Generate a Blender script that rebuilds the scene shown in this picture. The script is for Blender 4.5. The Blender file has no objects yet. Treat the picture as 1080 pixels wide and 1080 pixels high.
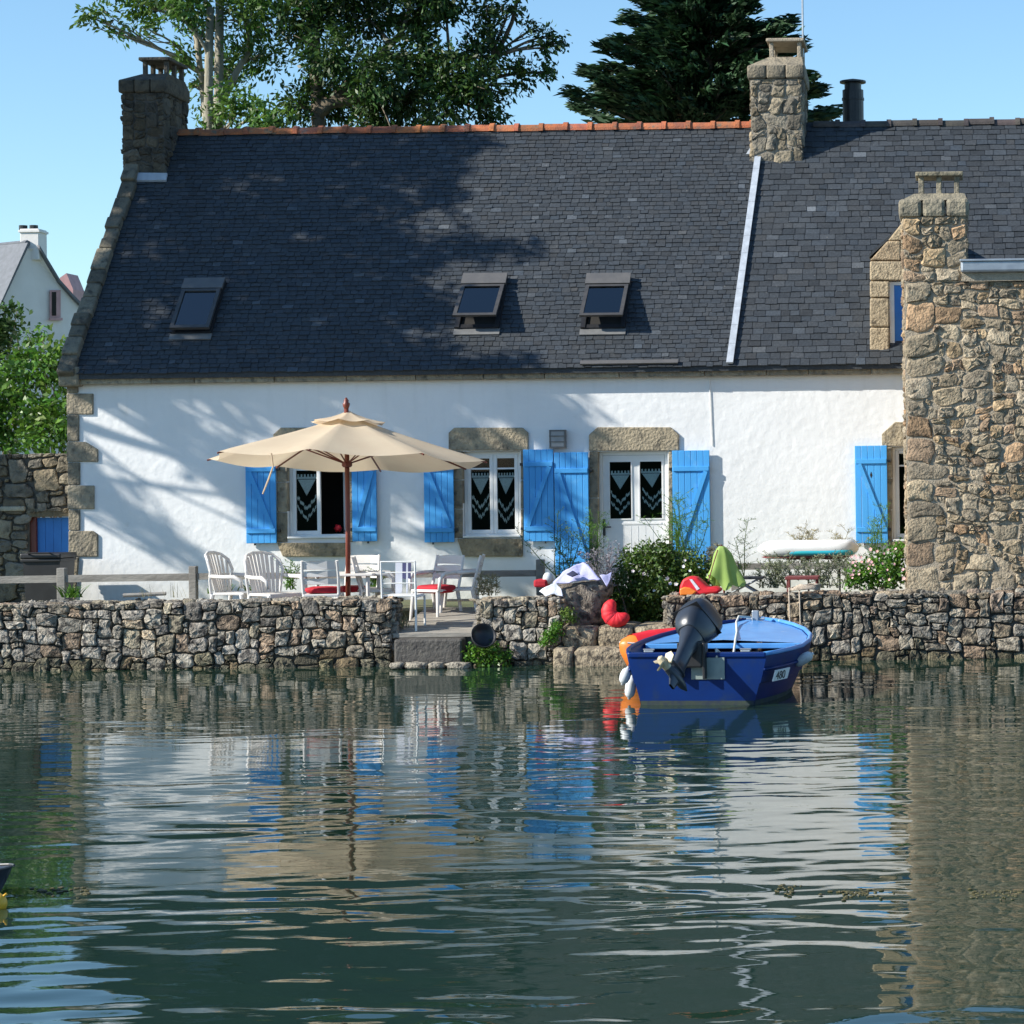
import bpy, bmesh, math, random
import numpy as np
from mathutils import Vector, Matrix, Euler

# ---------------------------------------------------------------- camera, sky, sun, exposure
SC = bpy.context.scene
COL = SC.collection
F, PX0, PY0, ROLL, CZ, CD = 2485.0, 1000.0, 490.0, math.radians(0.75), 2.5, 35.0
cam = bpy.data.cameras.new("camera")
cam.sensor_width = 36.0
cam.lens = 36.0 * F / 1080.0
cam.shift_x = -(PX0 - 540.0) / 1080.0
cam.shift_y = -(540.0 - PY0) / 1080.0
cam.clip_start, cam.clip_end = 0.1, 3000.0
camo = bpy.data.objects.new("camera", cam)
COL.objects.link(camo)
camo.location = (0, -CD, CZ)
camo.rotation_euler = (Matrix.Rotation(math.pi / 2, 3, 'X') @ Matrix.Rotation(-ROLL, 3, 'Z')).to_euler()
SC.camera = camo

SUN_EL, SUN_AZ = math.radians(31), math.radians(248)
world = bpy.data.worlds.new("World")
SC.world = world
world.use_nodes = True
_nt = world.node_tree
_sky = _nt.nodes.new("ShaderNodeTexSky")
_sky.sky_type = 'NISHITA'
_sky.sun_disc = False
_sky.sun_elevation, _sky.sun_rotation = SUN_EL, SUN_AZ
_sky.air_density, _sky.dust_density, _sky.ozone_density = 1.0, 0.0, 2.6
_tn = _nt.nodes.new('ShaderNodeMix'); _tn.data_type = 'RGBA'; _tn.blend_type = 'MULTIPLY'; _tn.inputs['Factor'].default_value = 1.0
_tn.inputs['B'].default_value = (0.90, 1.06, 1.12, 1)          # clean summer air, a little more cyan
_nt.links.new(_sky.outputs[0], _tn.inputs['A'])
_nt.links.new(_tn.outputs['Result'], _nt.nodes['Background'].inputs[0])
_nt.nodes['Background'].inputs[1].default_value = 0.11
sun = bpy.data.lights.new("sun", 'SUN')
sun.energy, sun.angle, sun.color = 5.0, math.radians(0.5), (1.0, 0.95, 0.86)
suno = bpy.data.objects.new("sun", sun)
COL.objects.link(suno)
SUND = Vector((math.sin(SUN_AZ) * math.cos(SUN_EL), math.cos(SUN_AZ) * math.cos(SUN_EL), math.sin(SUN_EL)))  # towards the sun
suno.rotation_euler = (-SUND).to_track_quat('-Z', 'Y').to_euler()
suno.location = (-30, -10, 25)
SC.view_settings.view_transform = 'Standard'
SC.view_settings.look = 'None'
SC.view_settings.exposure = 0.62
SC.view_settings.gamma = 1.0

# ---------------------------------------------------------------- helpers
RNG = random.Random(7)
def P(px, py, Y):
    "point at depth Y that the photograph shows at pixel (px, py)"
    dx, dy = px - PX0, py - PY0
    c, s = math.cos(ROLL), math.sin(ROLL)
    u, v = dx * c - dy * s, -dx * s - dy * c
    Z = CD + Y
    return Vector((u / F * Z, Y, CZ + v / F * Z))
def PX(px, py, Y): return P(px, py, Y).x
def PZ(px, py, Y): return P(px, py, Y).z

def mat(name, col, rough=0.7, col2=None, scale=4.0, bump=0.0, bscale=30.0, tint=False, metal=0.0, trans=0.0,
        spec=0.5, detail=6.0, stretch=None, spots=None, mixpos=(0.35, 0.65), bdist=0.02):
    m = bpy.data.materials.new(name)
    m.use_nodes = True
    nt = m.node_tree
    L = nt.links.new
    b = nt.nodes['Principled BSDF']
    b.inputs['Roughness'].default_value = rough
    b.inputs['Metallic'].default_value = metal
    b.inputs['Specular IOR Level'].default_value = spec
    tc = nt.nodes.new('ShaderNodeTexCoord')
    src = tc.outputs['Object']
    if stretch:
        mp = nt.nodes.new('ShaderNodeMapping'); mp.inputs['Scale'].default_value = stretch
        L(src, mp.inputs['Vector']); src = mp.outputs['Vector']
    if col2 is None: col2 = tuple(min(1, c * 0.8) for c in col)
    nz = nt.nodes.new('ShaderNodeTexNoise'); nz.inputs['Scale'].default_value = scale; nz.inputs['Detail'].default_value = detail
    L(src, nz.inputs['Vector'])
    rp = nt.nodes.new('ShaderNodeValToRGB')
    rp.color_ramp.elements[0].position, rp.color_ramp.elements[1].position = mixpos
    rp.color_ramp.elements[0].color = (*col, 1); rp.color_ramp.elements[1].color = (*col2, 1)
    L(nz.outputs['Fac'], rp.inputs['Fac'])
    out = rp.outputs['Color']
    if spots:
        scol, sscale, lo, hi = spots
        n2 = nt.nodes.new('ShaderNodeTexNoise'); n2.inputs['Scale'].default_value = sscale; n2.inputs['Detail'].default_value = 5
        L(tc.outputs['Object'], n2.inputs['Vector'])
        r2 = nt.nodes.new('ShaderNodeMapRange'); r2.inputs['From Min'].default_value = lo; r2.inputs['From Max'].default_value = hi
        L(n2.outputs['Fac'], r2.inputs['Value'])
        mx = nt.nodes.new('ShaderNodeMix'); mx.data_type = 'RGBA'
        L(r2.outputs['Result'], mx.inputs['Factor']); L(out, mx.inputs['A']); mx.inputs['B'].default_value = (*scol, 1)
        out = mx.outputs['Result']
    if tint:
        at = nt.nodes.new('ShaderNodeVertexColor'); at.layer_name = 'tint'
        mx = nt.nodes.new('ShaderNodeMix'); mx.data_type = 'RGBA'; mx.blend_type = 'MULTIPLY'
        mx.inputs['Factor'].default_value = 1.0
        L(out, mx.inputs['A']); L(at.outputs['Color'], mx.inputs['B'])
        out = mx.outputs['Result']
    L(out, b.inputs['Base Color'])
    if bump > 0:
        n3 = nt.nodes.new('ShaderNodeTexNoise'); n3.inputs['Scale'].default_value = bscale; n3.inputs['Detail'].default_value = 8
        L(src, n3.inputs['Vector'])
        bp = nt.nodes.new('ShaderNodeBump'); bp.inputs['Strength'].default_value = bump; bp.inputs['Distance'].default_value = bdist
        L(n3.outputs['Fac'], bp.inputs['Height']); L(bp.outputs['Normal'], b.inputs['Normal'])
    if trans > 0:
        tr = nt.nodes.new('ShaderNodeBsdfTranslucent'); L(out, tr.inputs['Color'])
        ms = nt.nodes.new('ShaderNodeMixShader'); ms.inputs['Fac'].default_value = trans
        L(b.outputs[0], ms.inputs[1]); L(tr.outputs[0], ms.inputs[2])
        L(ms.outputs[0], nt.nodes['Material Output'].inputs['Surface'])
    return m

class MB:
    def __init__(s): s.v, s.f, s.c, s.t = [], [], [], (1, 1, 1)
    def add(s, vs, fs, t=None):
        n = len(s.v); s.v += [tuple(p) for p in vs]; s.f += [tuple(i + n for i in f) for f in fs]
        s.c += [t or s.t] * len(vs)
    def box(s, x0, x1, y0, y1, z0, z1, t=None, M=None):
        vs = [Vector((x, y, z)) for z in (z0, z1) for y in (y0, y1) for x in (x0, x1)]
        if M is not None: vs = [M @ v for v in vs]
        s.add(vs, [(0, 2, 3, 1), (4, 5, 7, 6), (0, 1, 5, 4), (2, 6, 7, 3), (0, 4, 6, 2), (1, 3, 7, 5)], t)
    def rbox(s, x0, x1, y0, y1, z0, z1, r, t=None, M=None):
        "box with chamfered edges"
        cx, cy, cz = (x0+x1)/2, (y0+y1)/2, (z0+z1)/2
        hx, hy, hz = (x1-x0)/2, (y1-y0)/2, (z1-z0)/2
        r = min(r, hx*.49, hy*.49, hz*.49)
        bm = bmesh.new(); bmesh.ops.create_cube(bm, size=1)
        for v in bm.verts: v.co = Vector((cx+v.co.x*2*hx, cy+v.co.y*2*hy, cz+v.co.z*2*hz))
        bmesh.ops.bevel(bm, geom=bm.edges[:], offset=r, segments=2, affect='EDGES', profile=0.5)
        bm.verts.ensure_lookup_table()
        vs = [(M @ v.co) if M is not None else v.co.copy() for v in bm.verts]
        s.add(vs, [[v.index for v in f.verts] for f in bm.faces], t); bm.free()
    def prism(s, poly, d, t=None):
        "poly: list of 3D points, d: extrusion vector"
        n = len(poly); a = [Vector(p) for p in poly]; b = [p + Vector(d) for p in a]
        nrm = Vector((0, 0, 0))
        for i in range(n): nrm += a[i].cross(a[(i+1) % n])
        fl = nrm.dot(Vector(d)) > 0
        fs = [tuple(range(n)), tuple(range(2*n-1, n-1, -1))]
        fs += [(i, i+n, (i+1) % n+n, (i+1) % n) for i in range(n)]
        if fl: fs = [tuple(reversed(f)) for f in fs]
        s.add(a+b, fs, t)
    def quad(s, *p, t=None): s.add(p, [tuple(range(len(p)))], t)
    def tube(s, pts, r, n=8, t=None, caps=True):
        pts = [Vector(p) for p in pts]
        rs = r if isinstance(r, (list, tuple)) else [r]*len(pts)
        ref = None; vs = []; fs = []
        for i, p in enumerate(pts):
            d = (pts[min(i+1, len(pts)-1)]-pts[max(i-1, 0)])
            if d.length < 1e-9: d = Vector((0, 0, 1))
            d.normalize()
            if ref is None: ref = d.orthogonal()
            ref = (ref - d*ref.dot(d))
            if ref.length < 1e-6: ref = d.orthogonal()
            ref.normalize(); q = d.cross(ref)
            for k in range(n):
                a = 2*math.pi*k/n
                vs.append(p + (ref*math.cos(a)+q*math.sin(a))*rs[i])
        for i in range(len(pts)-1):
            for k in range(n):
                k2 = (k+1) % n
                fs.append((i*n+k, i*n+k2, (i+1)*n+k2, (i+1)*n+k))
        if caps:
            fs.append(tuple(range(n-1, -1, -1))); m = (len(pts)-1)*n; fs.append(tuple(m+k for k in range(n)))
        s.add(vs, fs, t)
    def lathe(s, prof, c, n=20, t=None, M=None):
        vs = []; fs = []
        for r, z in prof:
            for k in range(n):
                a = 2*math.pi*k/n
                p = Vector((r*math.cos(a), r*math.sin(a), z))
                if M is not None: p = M @ p
                vs.append(p + Vector(c))
        for i in range(len(prof)-1):
            for k in range(n):
                k2 = (k+1) % n
                fs.append((i*n+k, i*n+k2, (i+1)*n+k2, (i+1)*n+k))
        fs.append(tuple(range(n-1, -1, -1))); m = (len(prof)-1)*n; fs.append(tuple(m+k for k in range(n)))
        s.add(vs, fs, t)
    def blob(s, c, r, nu=16, nv=10, noise=0.1, seed=0, t=None, sq=1.0, M=None):
        rg = random.Random(seed); c = Vector(c)
        ph = [(rg.uniform(0, 6.3), rg.uniform(0, 6.3), rg.uniform(1.5, 4), rg.uniform(1.5, 4)) for _ in range(5)]
        vs = []; fs = []
        def sp(x): return math.copysign(abs(x)**sq, x)
        for j in range(nv+1):
            th = math.pi*j/nv
            for i in range(nu):
                a = 2*math.pi*i/nu
                d = Vector((sp(math.sin(th))*sp(math.cos(a)), sp(math.sin(th))*sp(math.sin(a)), sp(math.cos(th))))
                k = 1 + noise*sum(math.sin(d.x*e*2+f)*math.cos(d.z*g*2+d.y*e+h) for f, h, e, g in ph)/2
                p = Vector((d.x*r[0], d.y*r[1], d.z*r[2]))*k
                if M is not None: p = M @ p
                vs.append(c+p)
        for j in range(nv):
            for i in range(nu):
                i2 = (i+1) % nu
                fs.append((j*nu+i, (j+1)*nu+i, (j+1)*nu+i2, j*nu+i2))
        s.add(vs, fs, t)
    def build(s, name, m, parent=None, smooth=False, local=False):
        off = Vector((0, 0, 0))
        if parent is None and not local and s.v:
            a = np.array(s.v); off = Vector(((a[:, 0].min()+a[:, 0].max())/2, (a[:, 1].min()+a[:, 1].max())/2, a[:, 2].min()))
        me = bpy.data.meshes.new(name)
        me.from_pydata([tuple(Vector(p)-off) for p in s.v] if off.length else s.v, [], s.f)
        me.materials.append(m)
        at = me.color_attributes.new('tint', 'FLOAT_COLOR', 'POINT')
        at.data.foreach_set('color', np.c_[np.array(s.c, dtype=np.float32).reshape(-1, 3), np.ones(len(s.c), np.float32)].ravel())
        if smooth: me.polygons.foreach_set('use_smooth', [True]*len(me.polygons))
        me.update()
        return link(name, me, parent, off, local)

def link(name, me, parent=None, off=Vector((0, 0, 0)), local=False):
    o = bpy.data.objects.new(name, me); COL.objects.link(o)
    if parent is not None:
        o.parent = parent
        if not local and parent.type == 'EMPTY': o.location = -parent.location
    else: o.location = off
    return o
def smooth_by_angle(o, ang=40):
    me = o.data
    me.polygons.foreach_set('use_smooth', [True]*len(me.polygons))
    try: me.set_sharp_from_angle(angle=math.radians(ang))
    except Exception: pass
    return o

def tag(o, label=None, cat=None, group=None, kind=None):
    if label: o['label'] = label
    if cat: o['category'] = cat
    if group: o['group'] = group
    if kind: o['kind'] = kind
    return o
def thing(name, label, cat, loc, group=None):
    o = bpy.data.objects.new(name, None); COL.objects.link(o); o.location = loc; o.empty_display_size = 0.3
    return tag(o, label, cat, group)
def copy_tree(o, parent=None):
    c = o.copy(); COL.objects.link(c)
    if parent: c.parent = parent
    for ch in [x for x in bpy.data.objects if x.parent == o]: copy_tree(ch, c)
    return c

def np_mesh(name, verts, faces4, m, tint=None, parent=None, off=Vector((0, 0, 0)), smooth=False):
    me = bpy.data.meshes.new(name)
    nv, nf = len(verts), len(faces4)
    me.vertices.add(nv); me.vertices.foreach_set('co', np.ascontiguousarray(verts - np.array(off), dtype=np.float32).ravel())
    me.loops.add(nf*4); me.loops.foreach_set('vertex_index', np.ascontiguousarray(faces4, dtype=np.int32).ravel())
    me.polygons.add(nf); me.polygons.foreach_set('loop_start', np.arange(0, nf*4, 4, dtype=np.int32))
    if smooth: me.polygons.foreach_set('use_smooth', np.ones(nf, dtype=bool))
    me.update(calc_edges=True); me.materials.append(m)
    if tint is not None:
        at = me.color_attributes.new('tint', 'FLOAT_COLOR', 'POINT')
        at.data.foreach_set('color', np.c_[tint, np.ones(nv)].astype(np.float32).ravel())
    return link(name, me, parent, off)

# ---------------------------------------------------------------- materials
M = {}
M['plaster'] = mat('white_plaster', (0.84, 0.84, 0.83), 0.85, (0.79, 0.79, 0.78), 1.2, 0.35, 7.0, bdist=0.03, spots=((0.6, 0.6, 0.56), 3.0, 0.66, 0.9))
def plaster_wear(m):
    "damp greenish band near the ground and faint vertical drips below the eave"
    nt = m.node_tree; L = nt.links.new; b = nt.nodes['Principled BSDF']; src = b.inputs['Base Color'].links[0].from_socket
    tc = nt.nodes.new('ShaderNodeTexCoord'); sp = nt.nodes.new('ShaderNodeSeparateXYZ'); L(tc.outputs['Object'], sp.inputs[0])
    mp = nt.nodes.new('ShaderNodeMapping'); mp.inputs['Scale'].default_value = (7, 7, .55); L(tc.outputs['Object'], mp.inputs['Vector'])
    n1 = nt.nodes.new('ShaderNodeTexNoise'); n1.inputs['Scale'].default_value = 1.0; n1.inputs['Detail'].default_value = 6; L(mp.outputs[0], n1.inputs['Vector'])
    def mr(sock, a, bb, c, d):
        r = nt.nodes.new('ShaderNodeMapRange'); r.inputs['From Min'].default_value = a; r.inputs['From Max'].default_value = bb; r.inputs['To Min'].default_value = c; r.inputs['To Max'].default_value = d; L(sock, r.inputs['Value']); return r.outputs['Result']
    def mul(a, bb):
        q = nt.nodes.new('ShaderNodeMath'); q.operation = 'MULTIPLY'; L(a, q.inputs[0]); L(bb, q.inputs[1]); return q.outputs[0]
    drip = mul(mr(n1.outputs['Fac'], .52, .75, 0, .22), mr(sp.outputs['Z'], 2.6, 4.0, 0, 1))
    n2 = nt.nodes.new('ShaderNodeTexNoise'); n2.inputs['Scale'].default_value = 2.2; n2.inputs['Detail'].default_value = 7; L(tc.outputs['Object'], n2.inputs['Vector'])
    damp = mul(mr(n2.outputs['Fac'], .35, .65, .1, .6), mr(sp.outputs['Z'], .5, 1.25, 1, 0))
    for f, col in ((drip, (.52, .52, .49, 1)), (damp, (.42, .43, .36, 1))):
        mx = nt.nodes.new('ShaderNodeMix'); mx.data_type = 'RGBA'; L(f, mx.inputs['Factor']); L(src, mx.inputs['A']); mx.inputs['B'].default_value = col; src = mx.outputs['Result']
    L(src, b.inputs['Base Color'])
plaster_wear(M['plaster'])
M['granite'] = mat('granite', (0.26, 0.23, 0.18), 0.9, (0.36, 0.31, 0.23), 6, 0.9, 25, tint=True, spots=((0.12, 0.11, 0.09), 9, 0.52, 0.72), bdist=0.03)
M['wingstone'] = mat('ochre_rubble', (0.33, 0.27, 0.19), 0.9, (0.45, 0.37, 0.26), 12, 1.0, 36, tint=True, spots=((0.13, 0.105, 0.075), 17, 0.50, 0.72), bdist=0.025)
M['mortar'] = mat('mortar', (0.42, 0.35, 0.26), 0.95, (0.32, 0.27, 0.2), 12, 0.8, 60)
M['darkmortar'] = mat('lichened_shaded_mortar', (0.11, 0.10, 0.085), 0.95, (0.06, 0.055, 0.05), 10, 0.8, 50)  # lichen, with tree shade mixed into the dark colour
M['greymortar'] = mat('grey_mortar', (0.33, 0.29, 0.23), 0.95, (0.22, 0.2, 0.16), 9, 0.9, 45, spots=((.12, .11, .09), 7, .55, .7))
M['quaystone'] = mat('quay_stone', (0.27, 0.24, 0.195), 0.88, (0.40, 0.36, 0.30), 14, 1.0, 38, tint=True, spots=((0.055, 0.05, 0.045), 13, 0.47, 0.64), bdist=0.03)
M['quayback'] = mat('dark_joint', (0.07, 0.063, 0.052), 0.95, (0.15, 0.135, 0.11), 8, 0.8, 40)
M['slate'] = mat('slate', (0.056, 0.063, 0.070), 0.5, (0.042, 0.047, 0.053), 30, 0.5, 60, tint=True, bdist=0.01, spec=0.22, spots=((0.16, 0.155, 0.14), 25, 0.68, 0.78))
M['terracotta'] = mat('terracotta', (0.50, 0.16, 0.06), 0.8, (0.30, 0.11, 0.06), 7, 0.5, 40, tint=True, spots=((0.16, 0.13, 0.10), 9, 0.56, 0.7))
M['ridgedark'] = mat('grey_ridge_tile', (0.075, 0.065, 0.06), 0.75, (0.05, 0.045, 0.045), 7, 0.4, 40, tint=True)
M['zinc'] = mat('zinc', (0.42, 0.45, 0.48), 0.42, (0.33, 0.36, 0.40), 6, 0.1, 20, metal=0.6)
M['flash'] = mat('lead_flashing', (0.46, 0.50, 0.55), 0.5, (0.36, 0.39, 0.43), 8, 0.2, 20)
M['shutter'] = mat('blue_shutter_paint', (0.080, 0.385, 0.80), 0.5, (0.068, 0.34, 0.73), 3, 0.25, 40, stretch=(1, 1, 0.15), bdist=0.005, spec=.3, spots=((0.16, 0.44, 0.78), 7, .6, .85))
M['white'] = mat('white_paint', (0.80, 0.80, 0.78), 0.4, (0.74, 0.74, 0.72), 5)
M['plastic'] = mat('white_plastic', (0.82, 0.80, 0.77), 0.42, (0.76, 0.73, 0.70), 6, trans=0.12)
M['lace'] = mat('lace', (0.85, 0.85, 0.82), 0.9, (0.66, 0.66, 0.63), 60)
M['black'] = mat('black_metal', (0.015, 0.015, 0.017), 0.45, (0.025, 0.025, 0.027), 10)
M['greymetal'] = mat('grey_brown_metal', (0.16, 0.15, 0.14), 0.45, (0.13, 0.125, 0.12), 8, metal=0.3)
M['darkframe'] = mat('dark_window_frame', (0.075, 0.07, 0.065), 0.4, (0.055, 0.052, 0.05), 8)
M['applead'] = mat('apron_lead', (0.17, 0.17, 0.165), 0.6, (0.13, 0.13, 0.13), 8)
M['wood'] = mat('grey_fence_wood', (0.30, 0.28, 0.25), 0.85, (0.20, 0.185, 0.165), 6, 0.5, 40, stretch=(0.3, 1, 1))
M['redwood'] = mat('red_brown_wood', (0.20, 0.045, 0.025), 0.4, (0.13, 0.03, 0.018), 8, stretch=(1, 1, 0.1))
M['canvas'] = mat('cream_canvas', (0.80, 0.66, 0.47), 0.9, (0.76, 0.61, 0.43), 2.5, 0.2, 120, trans=0.38, bdist=0.004)
M['bark'] = mat('bark', (0.20, 0.16, 0.11), 0.9, (0.11, 0.09, 0.065), 6, 0.8, 25, stretch=(1, 1, 0.25))
M['palebark'] = mat('pale_bark', (0.36, 0.33, 0.26), 0.9, (0.22, 0.2, 0.15), 5, 0.8, 25, stretch=(1, 1, 0.25))
M['leafdark'] = mat('deep_green_leaf', (0.045, 0.10, 0.018), 0.5, (0.03, 0.07, 0.013), 3, tint=True, trans=0.30)
M['leafmid'] = mat('fresh_green_leaf', (0.085, 0.17, 0.025), 0.5, (0.055, 0.12, 0.018), 3, tint=True, trans=0.35)
M['conifer'] = mat('conifer_needle', (0.028, 0.070, 0.026), 0.6, (0.02, 0.05, 0.02), 3, tint=True, trans=0.12)
M['leafbright'] = mat('bright_green_leaf', (0.10, 0.22, 0.025), 0.42, (0.075, 0.17, 0.02), 3, tint=True, trans=0.3)
M['leafbush'] = mat('bush_leaf', (0.105, 0.18, 0.028), 0.5, (0.07, 0.13, 0.02), 3, tint=True, trans=0.25)
M['petal'] = mat('petal', (0.75, 0.70, 0.68), 0.7, (0.7, 0.62, 0.6), 5, tint=True)
M['dryweed'] = mat('dry_weed', (0.33, 0.30, 0.17), 0.8, (0.24, 0.22, 0.12), 5, tint=True, trans=0.2)
M['earth'] = mat('earth', (0.20, 0.165, 0.115), 0.95, (0.14, 0.12, 0.085), 3, 0.8, 20)
M['grass'] = mat('land', (0.10, 0.13, 0.05), 0.95, (0.14, 0.13, 0.07), 0.5, 0.6, 12)
M['planks'] = mat('ramp_boards', (0.36, 0.33, 0.28), 0.85, (0.25, 0.23, 0.2), 6, 0.5, 30, stretch=(0.25, 1, 1))
M['concrete'] = mat('wet_concrete', (0.10, 0.092, 0.08), 0.7, (0.055, 0.05, 0.045), 5, 0.8, 25, spots=((0.2, 0.18, 0.14), 7, 0.6, 0.8))
M['navy'] = mat('navy_gelcoat', (0.002, 0.023, 0.135), 0.4, (0.002, 0.018, 0.105), 3, spec=.22, spots=((0.012, 0.03, 0.09), 6, 0.55, 0.8))
M['deckblue'] = mat('blue_deck_paint', (0.10, 0.32, 0.68), 0.35, (0.07, 0.25, 0.58), 4, spots=((0.3, 0.42, 0.6), 9, 0.66, 0.75))
M['paleblue'] = mat('pale_blue_paint', (0.42, 0.55, 0.72), 0.45)
M['motor'] = mat('dark_motor_paint', (0.035, 0.042, 0.055), 0.32, (0.028, 0.034, 0.045), 4)
M['prop'] = mat('cream_propeller', (0.62, 0.55, 0.38), 0.5, (0.4, 0.32, 0.2), 12)
M['platewood'] = mat('grey_green_plate', (0.28, 0.34, 0.32), 0.6, (0.22, 0.27, 0.26), 8)
M['red'] = mat('red_fabric', (0.78, 0.018, 0.035), 0.6, (0.6, 0.015, 0.02), 6, 0.3, 40, bdist=0.006)
M['redcush'] = mat('red_cushion', (0.50, 0.012, 0.03), 0.8, (0.38, 0.01, 0.02), 8, 0.2, 60)
M['orange'] = mat('orange_shell', (0.85, 0.24, 0.03), 0.4, (0.8, 0.2, 0.03), 4)
M['rope'] = mat('rope', (0.50, 0.42, 0.33), 0.9, (0.36, 0.29, 0.22), 30, 0.6, 90)
M['whiterope'] = mat('white_rope', (0.7, 0.68, 0.62), 0.85, (0.55, 0.53, 0.48), 40)
M['fender'] = mat('fender_vinyl', (0.66, 0.68, 0.68), 0.4, (0.5, 0.52, 0.53), 6)
M['lime'] = mat('lime_cloth', (0.42, 0.58, 0.16), 0.85, (0.34, 0.50, 0.12), 4, trans=0.25)
M['teal'] = mat('teal_stripe', (0.02, 0.34, 0.48), 0.4, (0.03, 0.40, 0.36), 2)
M['lav'] = mat('lavender_cloth', (0.50, 0.50, 0.74), 0.9, (0.42, 0.42, 0.66), 5, 0.3, 25)
M['whitecloth'] = mat('white_cloth', (0.75, 0.76, 0.80), 0.9, (0.65, 0.67, 0.74), 6, 0.3, 25)
M['darkcloth'] = mat('dark_cloth', (0.03, 0.035, 0.08), 0.9)
M['bin'] = mat('charcoal_plastic', (0.016, 0.016, 0.017), 0.5, (0.026, 0.026, 0.027), 5)
M['interior_shade'] = mat('dark_interior', (0.02, 0.018, 0.016), 0.9)  # near-black colour that stands for shade inside openings
M['farwall'] = mat('far_render', (0.78, 0.75, 0.72), 0.9, (0.72, 0.69, 0.66), 1.5, 0.2, 10)
M['farslate'] = mat('far_slate', (0.14, 0.15, 0.17), 0.7, (0.11, 0.12, 0.135), 6, 0.3, 30)
M['pink'] = mat('pink_frame', (0.55, 0.32, 0.32), 0.7)
M['yellow'] = mat('yellow_buoy', (0.80, 0.45, 0.03), 0.45, (0.7, 0.38, 0.03), 5)
M['bluepaint'] = mat('deep_blue_paint', (0.03, 0.19, 0.55), 0.5, (0.025, 0.16, 0.48), 4)
M['weed'] = mat('sea_weed', (0.06, 0.055, 0.02), 0.6, (0.11, 0.09, 0.03), 20)
M['maroon'] = mat('dark_red_metal', (0.20, 0.04, 0.035), 0.6, (0.15, 0.03, 0.03), 10)
M['lampglass'] = mat('frosted_lamp_glass', (0.33, 0.34, 0.35), 0.3)
M['towel'] = mat('pale_striped_towel', (0.62, 0.64, 0.70), 0.9, (0.55, 0.57, 0.64), 8)

def glass_mat(name, refl=1.5, tintc=(0.9, 0.95, 0.95), extra=0.0):
    m = bpy.data.materials.new(name); m.use_nodes = True; nt = m.node_tree; L = nt.links.new
    for n in list(nt.nodes):
        if n.type == 'BSDF_PRINCIPLED': nt.nodes.remove(n)
    tr = nt.nodes.new('ShaderNodeBsdfTransparent'); tr.inputs[0].default_value = (*tintc, 1)
    gl = nt.nodes.new('ShaderNodeBsdfGlossy'); gl.inputs['Roughness'].default_value = 0.02
    fr = nt.nodes.new('ShaderNodeFresnel'); fr.inputs[0].default_value = refl
    ad = nt.nodes.new('ShaderNodeMath'); ad.operation = 'ADD'; ad.inputs[1].default_value = extra; ad.use_clamp = True
    ms = nt.nodes.new('ShaderNodeMixShader')
    L(fr.outputs[0], ad.inputs[0]); L(ad.outputs[0], ms.inputs[0]); L(tr.outputs[0], ms.inputs[1]); L(gl.outputs[0], ms.inputs[2])
    L(ms.outputs[0], nt.nodes['Material Output'].inputs['Surface'])
    return m
M['glass'] = glass_mat('window_glass', 1.5)
M['skyglass'] = glass_mat('skylight_glass', 1.6, (0.5, 0.6, 0.65), 0.12)

def water_mat():
    m = bpy.data.materials.new('harbour_water'); m.use_nodes = True; nt = m.node_tree; L = nt.links.new
    b = nt.nodes['Principled BSDF']
    b.inputs['Base Color'].default_value = (0.014, 0.036, 0.023, 1)
    b.inputs['Roughness'].default_value = 0.015
    b.inputs['IOR'].default_value = 1.5
    b.inputs['Specular IOR Level'].default_value = 1.0
    tc = nt.nodes.new('ShaderNodeTexCoord')
    mp = nt.nodes.new('ShaderNodeMapping'); mp.inputs['Scale'].default_value = (1.2, 4.0, 1.0)
    L(tc.outputs['Object'], mp.inputs['Vector'])
    nz = nt.nodes.new('ShaderNodeTexNoise'); nz.inputs['Scale'].default_value = 2.6; nz.inputs['Detail'].default_value = 3
    L(mp.outputs[0], nz.inputs['Vector'])
    bp = nt.nodes.new('ShaderNodeBump'); bp.inputs['Strength'].default_value = 0.08; bp.inputs['Distance'].default_value = 0.010
    L(nz.outputs['Fac'], bp.inputs['Height']); L(bp.outputs['Normal'], b.inputs['Normal'])
    return m
M['water'] = water_mat()

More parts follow.
